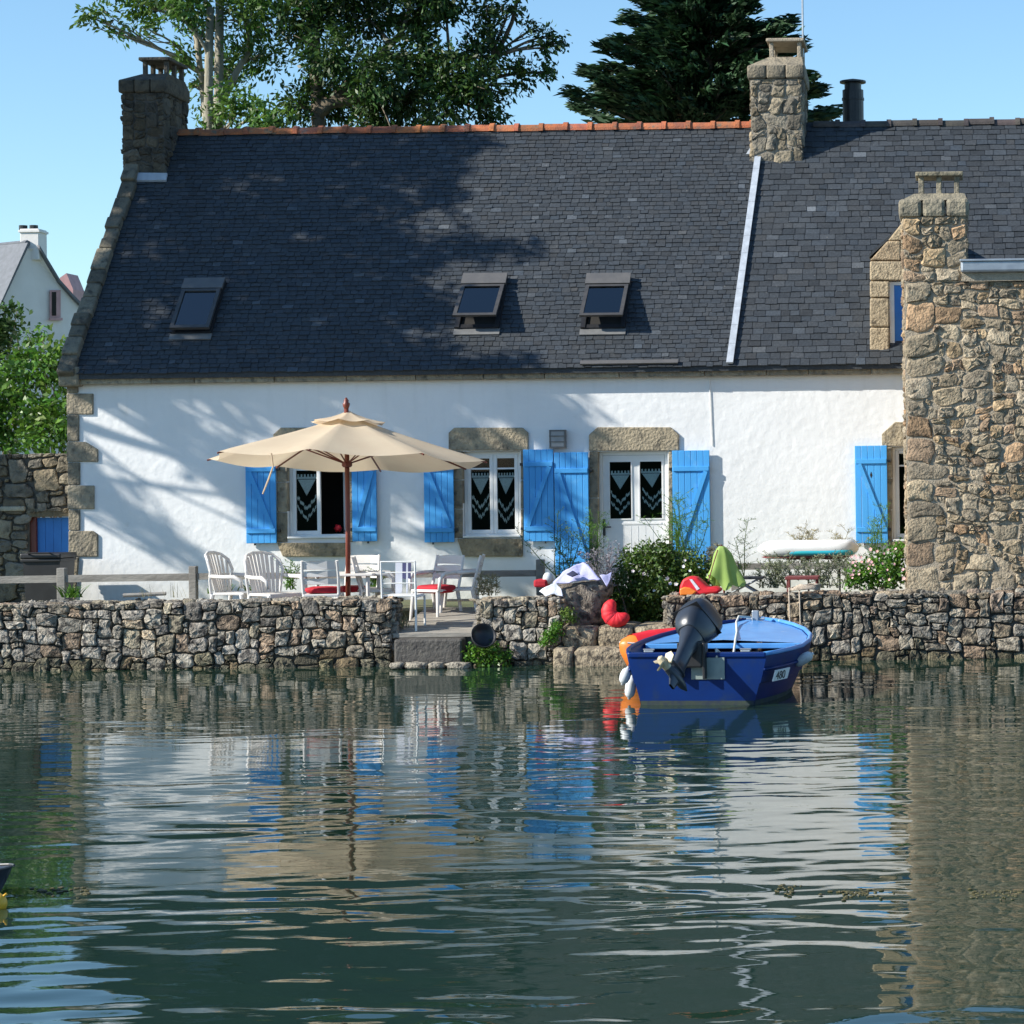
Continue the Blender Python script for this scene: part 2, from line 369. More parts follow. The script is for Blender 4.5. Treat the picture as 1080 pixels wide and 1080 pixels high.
# ---------------------------------------------------------------- rubble stone walls (real stones packed in a face)
def rubble(mb, org, U, V, N, w, h, cell=0.06, sizes=((2, 2), (3, 2), (4, 2), (2, 1), (3, 3), (4, 3), (5, 3), (1, 1), (2, 3)), depth=0.06, gap=0.010,
           power=(3.2, 6.0), jit=0.05, mask=None, pal=((1, 1, 1),), seed=1, bright=(0.7, 1.25), quoin=None, wamp=1.0, tide=0):
    rg = random.Random(seed); org = Vector(org); U = Vector(U); V = Vector(V); N = Vector(N)
    nx, ny = max(1, round(w/cell)), max(1, round(h/cell)); cw, ch = w/nx, h/ny
    occ = [[False]*nx for _ in range(ny)]
    if mask:
        for j in range(ny):
            for i in range(nx):
                if not mask((i+.5)*cw, (j+.5)*ch): occ[j][i] = True
    rects = []
    if quoin:
        j = 0
        while j < ny:
            hh = min(rg.choice((3, 4, 4, 5)), ny-j); ww = rg.choice(quoin)
            if all(not occ[jj][ii] for jj in range(j, j+hh) for ii in range(min(ww, nx))):
                for jj in range(j, j+hh):
                    for ii in range(min(ww, nx)): occ[jj][ii] = True
                rects.append((0, j, min(ww, nx), hh))
            j += hh
    for j in range(ny):
        for i in range(nx):
            if occ[j][i]: continue
            opts = list(sizes); rg.shuffle(opts)
            for (a, b) in opts + [(1, 1)]:
                if i+a > nx or j+b > ny: continue
                if any(occ[jj][ii] for jj in range(j, j+b) for ii in range(i, i+a)): continue
                for jj in range(j, j+b):
                    for ii in range(i, i+a): occ[jj][ii] = True
                rects.append((i, j, a, b)); break
    K = 16
    W = [[(rg.gauss(0, 1), rg.gauss(0, 1)) for _ in range(nx+2)] for _ in range(ny+2)]
    fr = [(rg.uniform(1.2, 4.5), rg.uniform(1.2, 4.5), rg.uniform(0, 6.3)) for _ in range(6)]
    def warp(u, v):
        i, j = min(nx, max(0, u/cw)), min(ny, max(0, v/ch)); i0, j0 = int(min(nx-1, i)), int(min(ny-1, j)); a, b = i-i0, j-j0
        o = [0, 0]
        for q in (0, 1):
            o[q] = (W[j0][i0][q]*(1-a)+W[j0][i0+1][q]*a)*(1-b)+(W[j0+1][i0][q]*(1-a)+W[j0+1][i0+1][q]*a)*b
        ed = min(1, min(u, w-u)/(1.5*cw))*min(1, max(0, min(v, h-v))/(1.5*ch)); ed = max(0, ed)
        ll = sum(math.sin(f*u+g*v*1.6+p) for f, g, p in fr)/6
        return u+o[0]*cw*.24*wamp*ed+ll*cw*.9*ed*wamp, v+o[1]*ch*.22*wamp*ed+math.sin(1.7*u+fr[0][2]+2*v)*ch*.75*ed*wamp+ll*ch*.5*ed*wamp
    for (i, j, a, b) in rects:
        hw, hh = a*cw/2-gap/2, b*ch/2-gap/2
        hw *= rg.uniform(0.95, 1.06); hh *= rg.uniform(0.95, 1.06)
        cx, cy = (i+a/2)*cw + rg.uniform(-1, 1)*gap*.5, (j+b/2)*ch + rg.uniform(-1, 1)*gap*.5
        p = rg.uniform(*power); d = depth*rg.uniform(0.6, 1.25)
        rot = rg.uniform(-0.06, 0.06); sk = rg.uniform(-.16, .16)
        tx, ty = rg.uniform(-.3, .3), rg.uniform(-.3, .3)
        base = rg.choice(pal); br = rg.uniform(*bright); t = tuple(c*br for c in base)
        if tide and abs(V.z) > .5 and org.z+cy < tide+rg.uniform(-.04, .05): t = (t[0]*.50, t[1]*.50, t[2]*.40)
        offs = [1+rg.gauss(0, jit) for _ in range(K)]
        vs = []
        for ring, (sc, hz) in enumerate(((0.99, -0.02), (1.0, 0.35*d), (0.95, 0.78*d), (0.82, 0.95*d), (0.42, 1.0*d))):
            for k in range(K):
                an = 2*math.pi*k/K
                c, s_ = math.cos(an), math.sin(an)
                x = math.copysign(abs(c)**(2/p), c)*hw*sc*offs[k]; y = math.copysign(abs(s_)**(2/p), s_)*hh*sc*offs[k]
                x += sk*y
                x, y = x*math.cos(rot)-y*math.sin(rot), x*math.sin(rot)+y*math.cos(rot)
                z = hz
                if ring >= 2: z += d*(tx*x/max(hw, .02)*.5+ty*y/max(hh, .02)*.5) + rg.gauss(0, 0.12)*d
                uu, vv = warp(cx+x, cy+y)
                vs.append(org+U*uu+V*vv+N*z)
        uu, vv = warp(cx, cy)
        vs.append(org+U*uu+V*vv+N*(d*(1+rg.gauss(0, .08))))
        flip = U.cross(V).dot(N) < 0
        fs = []
        for r_ in range(4):
            for k in range(K):
                k2 = (k+1) % K
                fs.append((r_*K+k, r_*K+k2, (r_+1)*K+k2, (r_+1)*K+k))
        for k in range(K): fs.append((4*K+k, 4*K+(k+1) % K, 5*K))
        if flip: fs = [tuple(reversed(f)) for f in fs]
        mb.add(vs, fs, t)

PAL_WING = ((1, 1, 1), (1.02, 0.98, 0.9), (0.9, 0.9, 0.9), (1.08, 0.95, 0.78), (1.08, 0.86, 0.70), (0.88, 0.87, 0.84), (1.1, 1.06, 0.98), (0.82, 0.70, 0.64), (1, 1, 1), (1.05, 1.03, .98), (.95, .95, .93))
PAL_QUAY = ((1, 1, 1), (0.95, 0.97, 1.0), (1.05, 1, 0.92), (0.8, 0.8, 0.82), (1.1, 1.05, 0.9), (1.12, 1.0, 0.84), (0.75, 0.74, 0.74), (1, 1, 1), (0.9, 0.9, 0.88), (1, 1, .98), (.95, .94, .9), (1.1, .9, .75))
PAL_CHIM = ((1, 1, 1), (0.9, 0.9, 0.9), (1.1, 1.05, 0.95), (1.05, .95, .8))

# ---------------------------------------------------------------- water, ground, terrace
def build_water():
    rg = np.random.default_rng(5)
    xs = np.concatenate([np.linspace(-16, 4, 420)])
    # rows get denser near the camera-facing foreground in proportion to distance
    ys = [-4.2]
    while ys[-1] > -27.5:
        Z = CD+ys[-1]; ys.append(ys[-1]-max(0.014, 0.026*(Z/30)**1.3))
    ys = np.array(ys)
    X, Y = np.meshgrid(xs, ys)
    H = np.zeros_like(X)
    patch = np.zeros_like(X)
    for _ in range(14):
        a = rg.uniform(0, np.pi); lam = rg.uniform(3.0, 9.0); k = 2*np.pi/lam
        patch += np.sin(k*(X*np.cos(a)*.5+Y*np.sin(a)*1.2)+rg.uniform(0, 6.3))
    patch = np.clip(0.75+patch/14*1.6, 0.25, 1.6)
    ph2 = np.zeros_like(X)
    for _ in range(10):
        a = rg.uniform(0, np.pi); lam = rg.uniform(1.2, 4.0); k = 2*np.pi/lam
        ph2 += np.sin(k*(X*np.cos(a)+Y*np.sin(a))+rg.uniform(0, 6.3))
    for lam, slope, n, spread in ((1.9, .0020, 6, .26), (0.95, .0032, 9, .26), (0.52, .0054, 14, .24), (0.30, .0052, 16, .27), (0.16, .0030, 12, .45)):
        for _ in range(n):
            l = lam*rg.uniform(.75, 1.35); k = 2*np.pi/l; a = rg.normal(0, spread)
            H += (slope*rg.uniform(.5, 1.4)/k)*np.sin(k*(X*np.sin(a)+Y*np.cos(a))+rg.uniform(0, 6.3)+0.5*ph2)
    H *= patch
    H *= np.clip(0.42+0.78*(-4.7-Y)/16, 0.38, 1.5)
    e = np.clip((X+16)/1.0, 0, 1)*np.clip((4-X)/1.0, 0, 1)*np.clip((Y+27.5)/1.0, 0, 1)
    H *= e
    # two low humps of mean slope: small-scale swell that tilts a whole row of ripples
    V = np.stack([X, Y, H], -1).reshape(-1, 3)
    nx = len(xs); ny = len(ys)
    idx = np.arange(nx*ny).reshape(ny, nx)
    Fq = np.stack([idx[:-1, :-1], idx[1:, :-1], idx[1:, 1:], idx[:-1, 1:]], -1).reshape(-1, 4)
    n0 = len(V); B = 600.0; y0, y1 = ys[-1], ys[0]
    ext = np.array([(-B, -B, 0), (B, -B, 0), (B, y0, 0), (4, y0, 0), (-16, y0, 0), (-B, y0, 0), (-B, y1, 0), (-16, y1, 0), (4, y1, 0), (B, y1, 0)], float)
    V = np.r_[V, ext]
    Fx = np.array([(0, 1, 2, 5), (5, 4, 7, 6), (3, 2, 9, 8)])+n0
    o = np_mesh('water', V, np.r_[Fq, Fx], M['water'], None, smooth=True)
    tag(o, 'dark teal harbour water with rippled reflections of the cottage', 'water', kind='structure')
build_water()

def far_shore():
    xs = np.linspace(-420, 420, 60); rg = np.random.default_rng(3); mb = MB()
    hh = 13+4*np.sin(xs*.021)+3*np.sin(xs*.057+1)+2*rg.random(60)
    vs = []
    for x, h in zip(xs, hh):
        for (dy, q) in ((0, -.02), (-2, .45), (-10, .85), (-30, 1), (-150, 1.1)): vs.append((x, -150+dy, h*q))
    mb.add(vs, [(i*5+k, i*5+k+1, (i+1)*5+k+1, (i+1)*5+k) for i in range(59) for k in range(4)])
    o = mb.build('far_shore', mat('wooded_bank', (.035, .06, .02), .9, (.02, .035, .014), .25, 1.0, .6, bdist=1.5)); tag(o, 'dark wooded bank across the harbour behind the viewer', 'bank', kind='structure')
far_shore()
QY = -4.7                       # front of the quay walls
g = MB(); g.box(-600, 600, -2.8, 600, -1.5, 0.6)
tag(g.build('ground', M['grass']), 'level land behind the quay', 'ground', kind='structure')
XL = -26.0
xg0, xg1 = PX(414, 665, QY), PX(507, 665, QY)        # slipway gap
xm1 = PX(592, 665, QY)
xr0 = PX(703, 645, QY)
t_ = MB()
t_.box(XL, xg0-0.02, QY+0.32, -2.8, -1.5, 0.48)
t_.box(xg1+0.05, xm1+0.3, QY+0.32, -2.8, -1.5, 0.60)
t_.box(xr0+0.1, 9, QY+0.32, -2.8, -1.5, 0.74)
tag(t_.build('terrace', M['earth']), 'earth and gravel terrace between quay wall and cottage', 'terrace', kind='structure')

def quay(name, label, x0, x1, ztop, seed, y=QY, pal=PAL_QUAY, back='quayback', stone='quaystone', cell=0.062, bright=(0.6, 1.45), gap=0.009, lx=True, rx=True, mort=None):
    mb = MB()
    sizes = ((2, 2), (3, 2), (4, 2), (3, 3), (4, 3), (2, 1), (5, 3), (3, 2), (2, 3), (4, 3), (4, 4), (5, 2), (3, 1), (3, 4))
    rubble(mb, (x0, y, -0.12), (1, 0, 0), (0, 0, 1), (0, -1, 0), x1-x0, ztop+0.12-0.02, cell, sizes, 0.062, gap, (3.2, 8.0), 0.045, None, pal, seed, bright, tide=.12)
    # flat top stones
    rubble(mb, (x0, y-0.03, ztop-0.05), (1, 0, 0), (0, 1, 0), (0, 0, 1), x1-x0, 0.36, 0.09, ((2, 2), (3, 2), (4, 2), (3, 3), (2, 1), (1, 1)), 0.05, 0.01, (3, 5), 0.05, None, pal, seed+50, bright)
    if lx: rubble(mb, (x0, y+0.34, -0.12), (0, -1, 0), (0, 0, 1), (-1, 0, 0), 0.36, ztop+0.10, cell, sizes, 0.05, gap, (2.8, 5), 0.06, None, pal, seed+70, bright)
    if rx: rubble(mb, (x1, y, -0.12), (0, 1, 0), (0, 0, 1), (1, 0, 0), 0.36, ztop+0.10, cell, sizes, 0.05, gap, (2.8, 5), 0.06, None, pal, seed+90, bright)
    root = thing(name, label, 'stone wall', ((x0+x1)/2, y+.15, 0))
    smooth_by_angle(mb.build('stone_facing', M[stone], root), 38)
    b = MB(); b.box(x0+.012, x1-.012, y+0.012, y+0.32, -1.2, ztop-0.045)
    b.build('wall_core', M[back], root)
    return root
zt = 0.885
quay('quay_wall', 'long grey dry stone quay wall in front of the parasol and chairs', -15.2, xg0, zt, 11, lx=False)
quay('quay_wall', 'short stone quay wall between the wooden slipway and the stone steps', xg1, xm1, 0.86, 23, pal=PAL_QUAY, bright=(0.8, 1.4))
quay('quay_wall', 'brownish mortared quay wall below the stone wing, behind the blue boat', xr0, 3.2, 0.88, 37, pal=PAL_WING, back='concrete', stone='quaystone', bright=(0.6, 1.15), gap=0.012, rx=False)

# ---------------------------------------------------------------- cottage
Z_E, Y_E, TAN = 3.995, -0.22, 1.109
Y_R = 3.5
def roof_z(Y): return Z_E+(Y-Y_E)*TAN
SL = math.atan(TAN); CS, SN = math.cos(SL), math.sin(SL)
X0H = PX(72, 480, 0); X1H = 7.0
house = thing('cottage', 'long white Breton cottage with slate roof, blue shutters and stone chimneys', 'house', ((X0H-0.55)/2, 1.5, 0.6))

def opening(cx0, cx1, cy0, cy1):
    ym = (cy0+cy1)/2; xm = (cx0+cx1)/2
    return (PX(cx0, ym, 0), PX(cx1, ym, 0), PZ(xm, cy1, 0), PZ(xm, cy0, 0))
W1 = opening(303, 368, 477, 568)
W2 = opening(488, 549, 476, 567)
DR = opening(631, 705, 476, 624)
W3 = opening(941, 985, 471, 571)
DR = (DR[0], DR[1], 0.62, DR[3])
holes = [W1, W2, DR, W3]

def wall_cells(mb, x0, x1, z0, z1, holes, y, rev):
    xs = sorted({x0, x1, *[h[0] for h in holes], *[h[1] for h in holes]}); zs = sorted({z0, z1, *[h[2] for h in holes], *[h[3] for h in holes]})
    for a, b in zip(xs, xs[1:]):
        for c, d in zip(zs, zs[1:]):
            mx, mz = (a+b)/2, (c+d)/2
            if any(h[0] < mx < h[1] and h[2] < mz < h[3] for h in holes): continue
            mb.quad((a, y, c), (b, y, c), (b, y, d), (a, y, d))
    for h in holes:
        a, b, c, d = h
        mb.quad((a, y, c), (a, y, d), (a, y+rev, d), (a, y+rev, c))
        mb.quad((b, y, d), (b, y, c), (b, y+rev, c), (b, y+rev, d))
        mb.quad((a, y, d), (b, y, d), (b, y+rev, d), (a, y+rev, d))
        mb.quad((b, y, c), (a, y, c), (a, y+rev, c), (b, y+rev, c))
w = MB()
wall_cells(w, X0H, X1H, 0.3, Z_E+0.2, holes, 0, 0.22)
yb = 2*Y_R
w.quad((X1H, yb, 0.3), (X0H, yb, 0.3), (X0H, yb, Z_E+.2), (X1H, yb, Z_E+.2))
for xx, fl in ((X0H, False), (X1H, True)):
    pts = [(xx, 0, 0.3), (xx, 0, Z_E+.2), (xx, Y_R, roof_z(Y_R)-.06), (xx, yb, Z_E+.2), (xx, yb, 0.3)]
    w.quad(*(pts if not fl else pts[::-1]))
# dark sheet behind the openings, the unlit room's shade put into its colour
wl = w.build('wall', M['plaster'], house)
r = MB(); r.box(X0H+.3, X1H-.3, 1.4, 1.45, .35, Z_E+.1)
r.build('interior_shade', M['interior_shade'], house)

# roof deck and slates
XS0, XS1 = X0H+0.08, 6.9
rd = MB()
for sgn in (0, 1):
    ya, za = (Y_E+.02, Z_E-.05), None
    def rp(Y, dn): return roof_z(Y)-dn
    if sgn == 0:
        pts = [(XS0, Y_E+.03, rp(Y_E+.03, .02)), (XS0, Y_R, rp(Y_R, .02)), (XS0, Y_R, rp(Y_R, .14)), (XS0, Y_E+.03, rp(Y_E+.03, .10))]
    else:
        pts = [(XS0, Y_R, rp(Y_R, .02)), (XS0, 2*Y_R-Y_E, rp(Y_E, .02)), (XS0, 2*Y_R-Y_E, rp(Y_E, .10)), (XS0, Y_R, rp(Y_R, .14))]
    rd.prism(pts, (XS1-XS0, 0, 0))
roof = rd.build('roof', M['slate'], house)

XJ_top, XJ_bot = PX(801, 180, 2.9), PX(770, 386, Y_E)   # flashing line between old and new roof
def roofpt(X, s, n):  # s measured up the slope from the eave
    return Vector((X, Y_E+s*CS-n*SN, Z_E+s*SN+n*CS))
def junction_x(s): return XJ_bot+(XJ_top-XJ_bot)*s/5.0
def slates(mb, left, wid, exp, seed):
    rg = random.Random(seed); Lg = (Y_R-Y_E)/CS
    row = 0; s = 0.0
    while s < Lg:
        jx = junction_x(s)
        a, b = (XS0, jx) if left else (jx, XS1)
        x = a-rg.uniform(0, wid)
        while x < b:
            ww = wid*rg.uniform(0.7, 1.3)
            xa, xb = max(a, x), min(b, x+ww-0.008); x += ww
            if xb-xa < 0.02: continue
            lo = rg.uniform(-.011, .011); th = rg.uniform(.007, .018); up = min(Lg, s+exp*1.35)
            tl = rg.gauss(0, .0022)
            q = [roofpt(xa, s+lo, .004), roofpt(xb, s+lo+rg.uniform(-.004, .004), .004), roofpt(xb, s+lo, .004+th+tl), roofpt(xa, s+lo, .004+th-tl),
                 roofpt(xb, up, .002), roofpt(xa, up, .002)]
            k = rg.gauss(1.0, .08 if left else .12)
            if rg.random() < .02: k *= 1.5
            if rg.random() < .006: k *= 1.8
            wm = rg.gauss(0, .025); t = (max(.3, k*(1+wm)), max(.3, k), max(.3, k*(1-wm)))
            mb.add(q, [(0, 1, 2, 3), (3, 2, 4, 5), (0, 3, 5), (1, 4, 2)], t)
        s += exp*(rg.uniform(.97, 1.03)); row += 1
sl = MB(); slates(sl, True, .138, .096, 3); slates(sl, False, .185, .130, 4)
sl.build('slates', M['slate'], roof)

# cornice under the eave
c_ = MB(); rg = random.Random(2); x = X0H+0.02
while x < X1H:
    ww = rg.uniform(.6, 1.3); k = rg.uniform(.8, 1.15)
    c_.rbox(x, min(x+ww-.006, X1H), -0.13, -0.003, Z_E-.055-.09, Z_E-.035, .015, (k, k, k*.97)); x += ww
c_.build('cornice', M['granite'], house)

# ridge tiles
def ridge(name, xa, xb, step, m, seed, r=.11):
    mb = MB(); rg = random.Random(seed); x = xa; zr = roof_z(Y_R)-.045
    while x < xb:
        x2 = min(x+step, xb); k = rg.uniform(.75, 1.2); dz = rg.gauss(0, .006); n = 8
        for (u0, u1, rr) in ((x, x2-.06, r), (x2-.065, x2+.01, r+.022)):
            vs = []
            for xx in (u0, u1):
                for i in range(n+1):
                    an = math.pi*i/n
                    vs.append((xx, Y_R-rr*1.15*math.cos(an), zr-.05+dz+rr*math.sin(an)*1.1))
            fs = [(i, i+1, n+2+i, n+1+i) for i in range(n)]+[tuple(range(n, -1, -1)), tuple(range(n+1, 2*n+2))]
            mb.add(vs, fs, (k, k*rg.uniform(.85, 1.05), k*rg.uniform(.8, 1)))
        x = x2
    return mb.build(name, m, roof)
ridge('ridge_tiles', PX(186, 138, Y_R), PX(795, 125, Y_R), .40, M['terracotta'], 5)
ridge('ridge_tiles', PX(858, 125, Y_R), 6.8, .42, M['ridgedark'], 6, .10)

# flashing strip
f = MB()
for a, b in ((0.02, 4.75),):
    n = 12
    for i in range(n):
        s0, s1 = a+(b-a)*i/n, a+(b-a)*(i+1)/n-.004
        def q(s, dx, nn): return roofpt(junction_x(s)+dx, s, nn)
        pts = [q(s0, -.055, .03), q(s0, .045, .03), q(s1, .045, .03), q(s1, -.055, .03)]
        f.prism(pts, Vector((0, -SN, CS))*.035)
sx = junction_x(4.75)
f.prism([roofpt(sx-.2, 4.72, .03), roofpt(sx+.12, 4.72, .03), roofpt(sx+.12, 4.9, .05), roofpt(sx-.12, 4.9, .05)], Vector((0, -SN, CS))*.03)
f.build('roof_flashing', M['flash'], house)
f = MB()
xa, xb = PX(612, 384, Y_E), PX(715, 384, Y_E)
f.prism([roofpt(xa, .03, .03), roofpt(xb, .03, .03), roofpt(xb, .10, .03), roofpt(xa, .10, .03)], Vector((0, -SN, CS))*.03)
f.build('eave_strip', M['greymetal'], house)

# gable coping: a row of stones up the rake
cp = MB(); rg = random.Random(9); s = -.02
while s < 4.95:
    ln = rg.uniform(.22, .5); s1 = min(s+ln, 4.98); k = rg.uniform(.28, .72)
    xa, xb = X0H-.05+rg.uniform(-.015, .015), X0H+.18+rg.uniform(-.015, .015); th = .12+rg.uniform(-.025, .03)
    mtx = Matrix(((1, 0, 0), (0, CS, -SN), (0, SN, CS))).to_4x4(); mtx.translation = Vector((0, Y_E, Z_E))
    cp.rbox(xa, xb, s, s1-.006, -.06, th, .025, (k, k, k*.95), mtx); s = s1
cp.rbox(X0H-.06, X0H+.24, -.22, .10, Z_E-.17, Z_E+.12, .03, (.8, .8, .76))
cp.build('gable_coping', M['granite'], house)
# rear rake so the coping has its other side
# quoins
qn = MB()
def stone_px(mb, pts, y0, y1, t):
    mb.prism([P(a, b, y0) for a, b in pts], (0, y1-y0, 0), t)
for pts, k in (([(70, 415), (98, 415), (98, 437), (70, 437)], 1.0), ([(70, 466), (90, 466), (103, 474), (103, 487), (70, 487)], .95),
               ([(71, 512), (99, 512), (99, 537), (71, 537)], 1.1), ([(72, 560), (98, 560), (103, 564), (103, 587), (72, 587)], .9),
               ([(70, 392), (82, 392), (82, 414.4), (70, 414.4)], .8), ([(70.5, 437.6), (83, 437.6), (83, 465.4), (70.5, 465.4)], .8),
               ([(71, 487.6), (84, 487.6), (84, 511.4), (71, 511.4)], .75), ([(72, 537.6), (84, 537.6), (84, 559.4), (72, 559.4)], .8),
               ([(72, 587.6), (83, 587.6), (79, 632), (73, 632)], .9)):
    stone_px(qn, pts, -.03, .25, (k, k*.98, k*.93))
qo = qn.build('quoin_stones', M['granite'], house); md = qo.modifiers.new('worn', 'BEVEL'); md.width = .014; md.segments = 2; md.limit_method = 'ANGLE'

# window surrounds
def surround(px0, px1, lint, jl, jr, sill, ch=8):
    mb = MB()
    if lint:
        a, b, c, d = lint
        stone_px(mb, [(a, d), (b, d), (b, c+ch*.9), (b-ch, c), (a+ch, c), (a, c+ch*.9)][::-1], -.035, .12, (1.15, 1.1, 1.0))
    rg = random.Random(px0)
    for j in (jl, jr):
        if not j: continue
        a, b, c, d = j; n = 3; ys = [c+(d-c)*i/n for i in range(n+1)]
        for i in range(n):
            k = rg.uniform(.75, 1.1)
            stone_px(mb, [(a, ys[i+1]-.3), (b, ys[i+1]-.3), (b, ys[i]+.3), (a, ys[i]+.3)][::-1], -.022, .21, (k, k*.96, k*.88))
    if sill:
        a, b, c, d = sill; k = .95
        stone_px(mb, [(a+6, d), (b, d), (b, c), (a, c)][::-1], -.05, .20, (k, k*.92, k*.78))
    o = mb.build('stone_surround', M['granite'], house); md = o.modifiers.new('worn', 'BEVEL'); md.width = .010; md.segments = 2; md.limit_method = 'ANGLE'
    return o
surround(292, 371, (288, 377, 451, 476), (292, 302.8, 476.5, 572), (368.2, 372, 476.5, 572), (292, 367, 572.5, 587))
surround(473, 557, (473, 557, 451, 475), (478, 487.8, 475.5, 567.5), (549.2, 552, 475.5, 567.5), (482, 551, 568, 587), 6)
surround(621, 716, (621, 716, 450.5, 475.3), (621.5, 630.8, 475.8, 624), (705.2, 709.5, 475.8, 624), None, 9)
surround(930, 957, (930, 1004, 445, 470.5), (934, 940.8, 471, 571), None, (936, 990, 571.5, 584), 14)

# windows
def chevrons(mb, x0, x1, z0, z1, y):
    w_, h = x1-x0, z1-z0; xm = (x0+x1)/2+RNG.uniform(-.05, .05)*w_
    zt = z1-(.10+RNG.uniform(-.02, .03))*h; wv = RNG.uniform(0, 6); dp = RNG.uniform(.9, 1.12)
    mb.quad((x0, y, zt-.035*h), (x1, y, zt-.035*h), (x1, y, zt), (x0, y, zt))
    n = 6
    for i in range(n):
        xa = x0+w_*(i+.15)/n; mb.quad((xa, y, zt), (xa+w_*.5/n, y, zt), (xa+w_*.5/n, y, zt+.045*h), (xa, y, zt+.045*h))
    mb.quad((x0+.06*w_, y, zt-.045*h), (xm, y, zt-.32*h), (x1-.06*w_, y, zt-.045*h))
    for top, th, am in ((.34*dp, .055, .28), (.52*dp, .05, .30*RNG.uniform(.85, 1.1))):
        m_ = 7
        for sd in (-1, 1):
            for i in range(m_):
                u0, u1 = i/m_, (i+1)/m_
                xA, xB = xm+sd*w_*.48*(1-u0), xm+sd*w_*.48*(1-u1)
                wob = .022*h*math.sin(i*2.3+top*9+wv+sd)
                zA, zB = zt-top*h-am*h*u0*.75+wob, zt-top*h-am*h*u1*.75+wob
                mb.quad((xA, y, zA), (xB, y, zB), (xB, y, zB-th*h), (xA, y, zA-th*h))
def leafsash(parent, x0, x1, z0, z1, y, fw=.055, bar=None, curtain=True, tf=None):
    fr = MB()
    fr.rbox(x0, x0+fw, y, y+.05, z0, z1, .008); fr.rbox(x1-fw, x1, y, y+.05, z0, z1, .008)
    fr.rbox(x0+fw, x1-fw, y+.002, y+.048, z0, z0+fw, .006); fr.rbox(x0+fw, x1-fw, y+.002, y+.048, z1-fw, z1, .006)
    if bar: fr.box(x0+fw, x1-fw, y+.006, y+.040, bar-.012, bar+.012)
    if tf: fr.v = [tuple(tf @ Vector(v)) for v in fr.v]
    s = fr.build('frame', M['white'], parent)
    p = MB(); p.box(x0+fw, x1-fw, y+.020, y+.026, z0+fw, z1-fw)
    if tf: p.v = [tuple(tf @ Vector(v)) for v in p.v]
    p.build('pane', M['glass'], parent)
    if curtain:
        cu = MB(); top = bar-.03 if bar else z1-fw
        chevrons(cu, x0+fw+.005, x1-fw-.005, z0+fw, top, y+.034)
        if tf: cu.v = [tuple(tf @ Vector(v)) for v in cu.v]
        cu.build('curtain', M['lace'], parent)
def window(h, opened=False, single=False):
    x0, x1, z0, z1 = h
    y = .10; mb = MB(); fw = .05
    mb.rbox(x0+.004, x0+fw, y, y+.08, z0+.004, z1-.004, .008); mb.rbox(x1-fw, x1-.004, y, y+.08, z0+.004, z1-.004, .008)
    mb.box(x0+fw, x1-fw, y+.003, y+.077, z0+.004, z0+.06); mb.box(x0+fw, x1-fw, y+.003, y+.077, z1-fw, z1-.004)
    mb.rbox(x0+.002, x1-.002, -.045, y-.002, z0+.003, z0+.035, .01)
    o = mb.build('window', M['white'], house)
    xm = (x0+x1)/2; bar = z0+(z1-z0)*.80
    if single:
        leafsash(o, x0+fw, x1-fw, z0+.06, z1-fw, y-.006, bar=bar, curtain=False); return o
    leafsash(o, x0+fw, xm+.01, z0+.06, z1-fw, y-.006, bar=bar)
    if opened:
        piv = Vector((x1-fw, y, 0))
        tf = Matrix.Translation(piv) @ Matrix.Rotation(math.radians(-68), 4, 'Z') @ Matrix.Translation(-piv)
        leafsash(o, xm, x1-fw, z0+.06, z1-fw, y-.006, bar=bar, curtain=False, tf=tf)
        fl = MB(); fl.blob((xm+.2, .35, z0+.14), (.055, .05, .06), 10, 8, .25, 3); fl.build('flower_vase', M['red'], o, True)
    else: leafsash(o, xm+.012, x1-fw, z0+.06, z1-fw, y-.006, bar=bar)
    return o
window(W1, True); window(W2); window(W3, single=True)

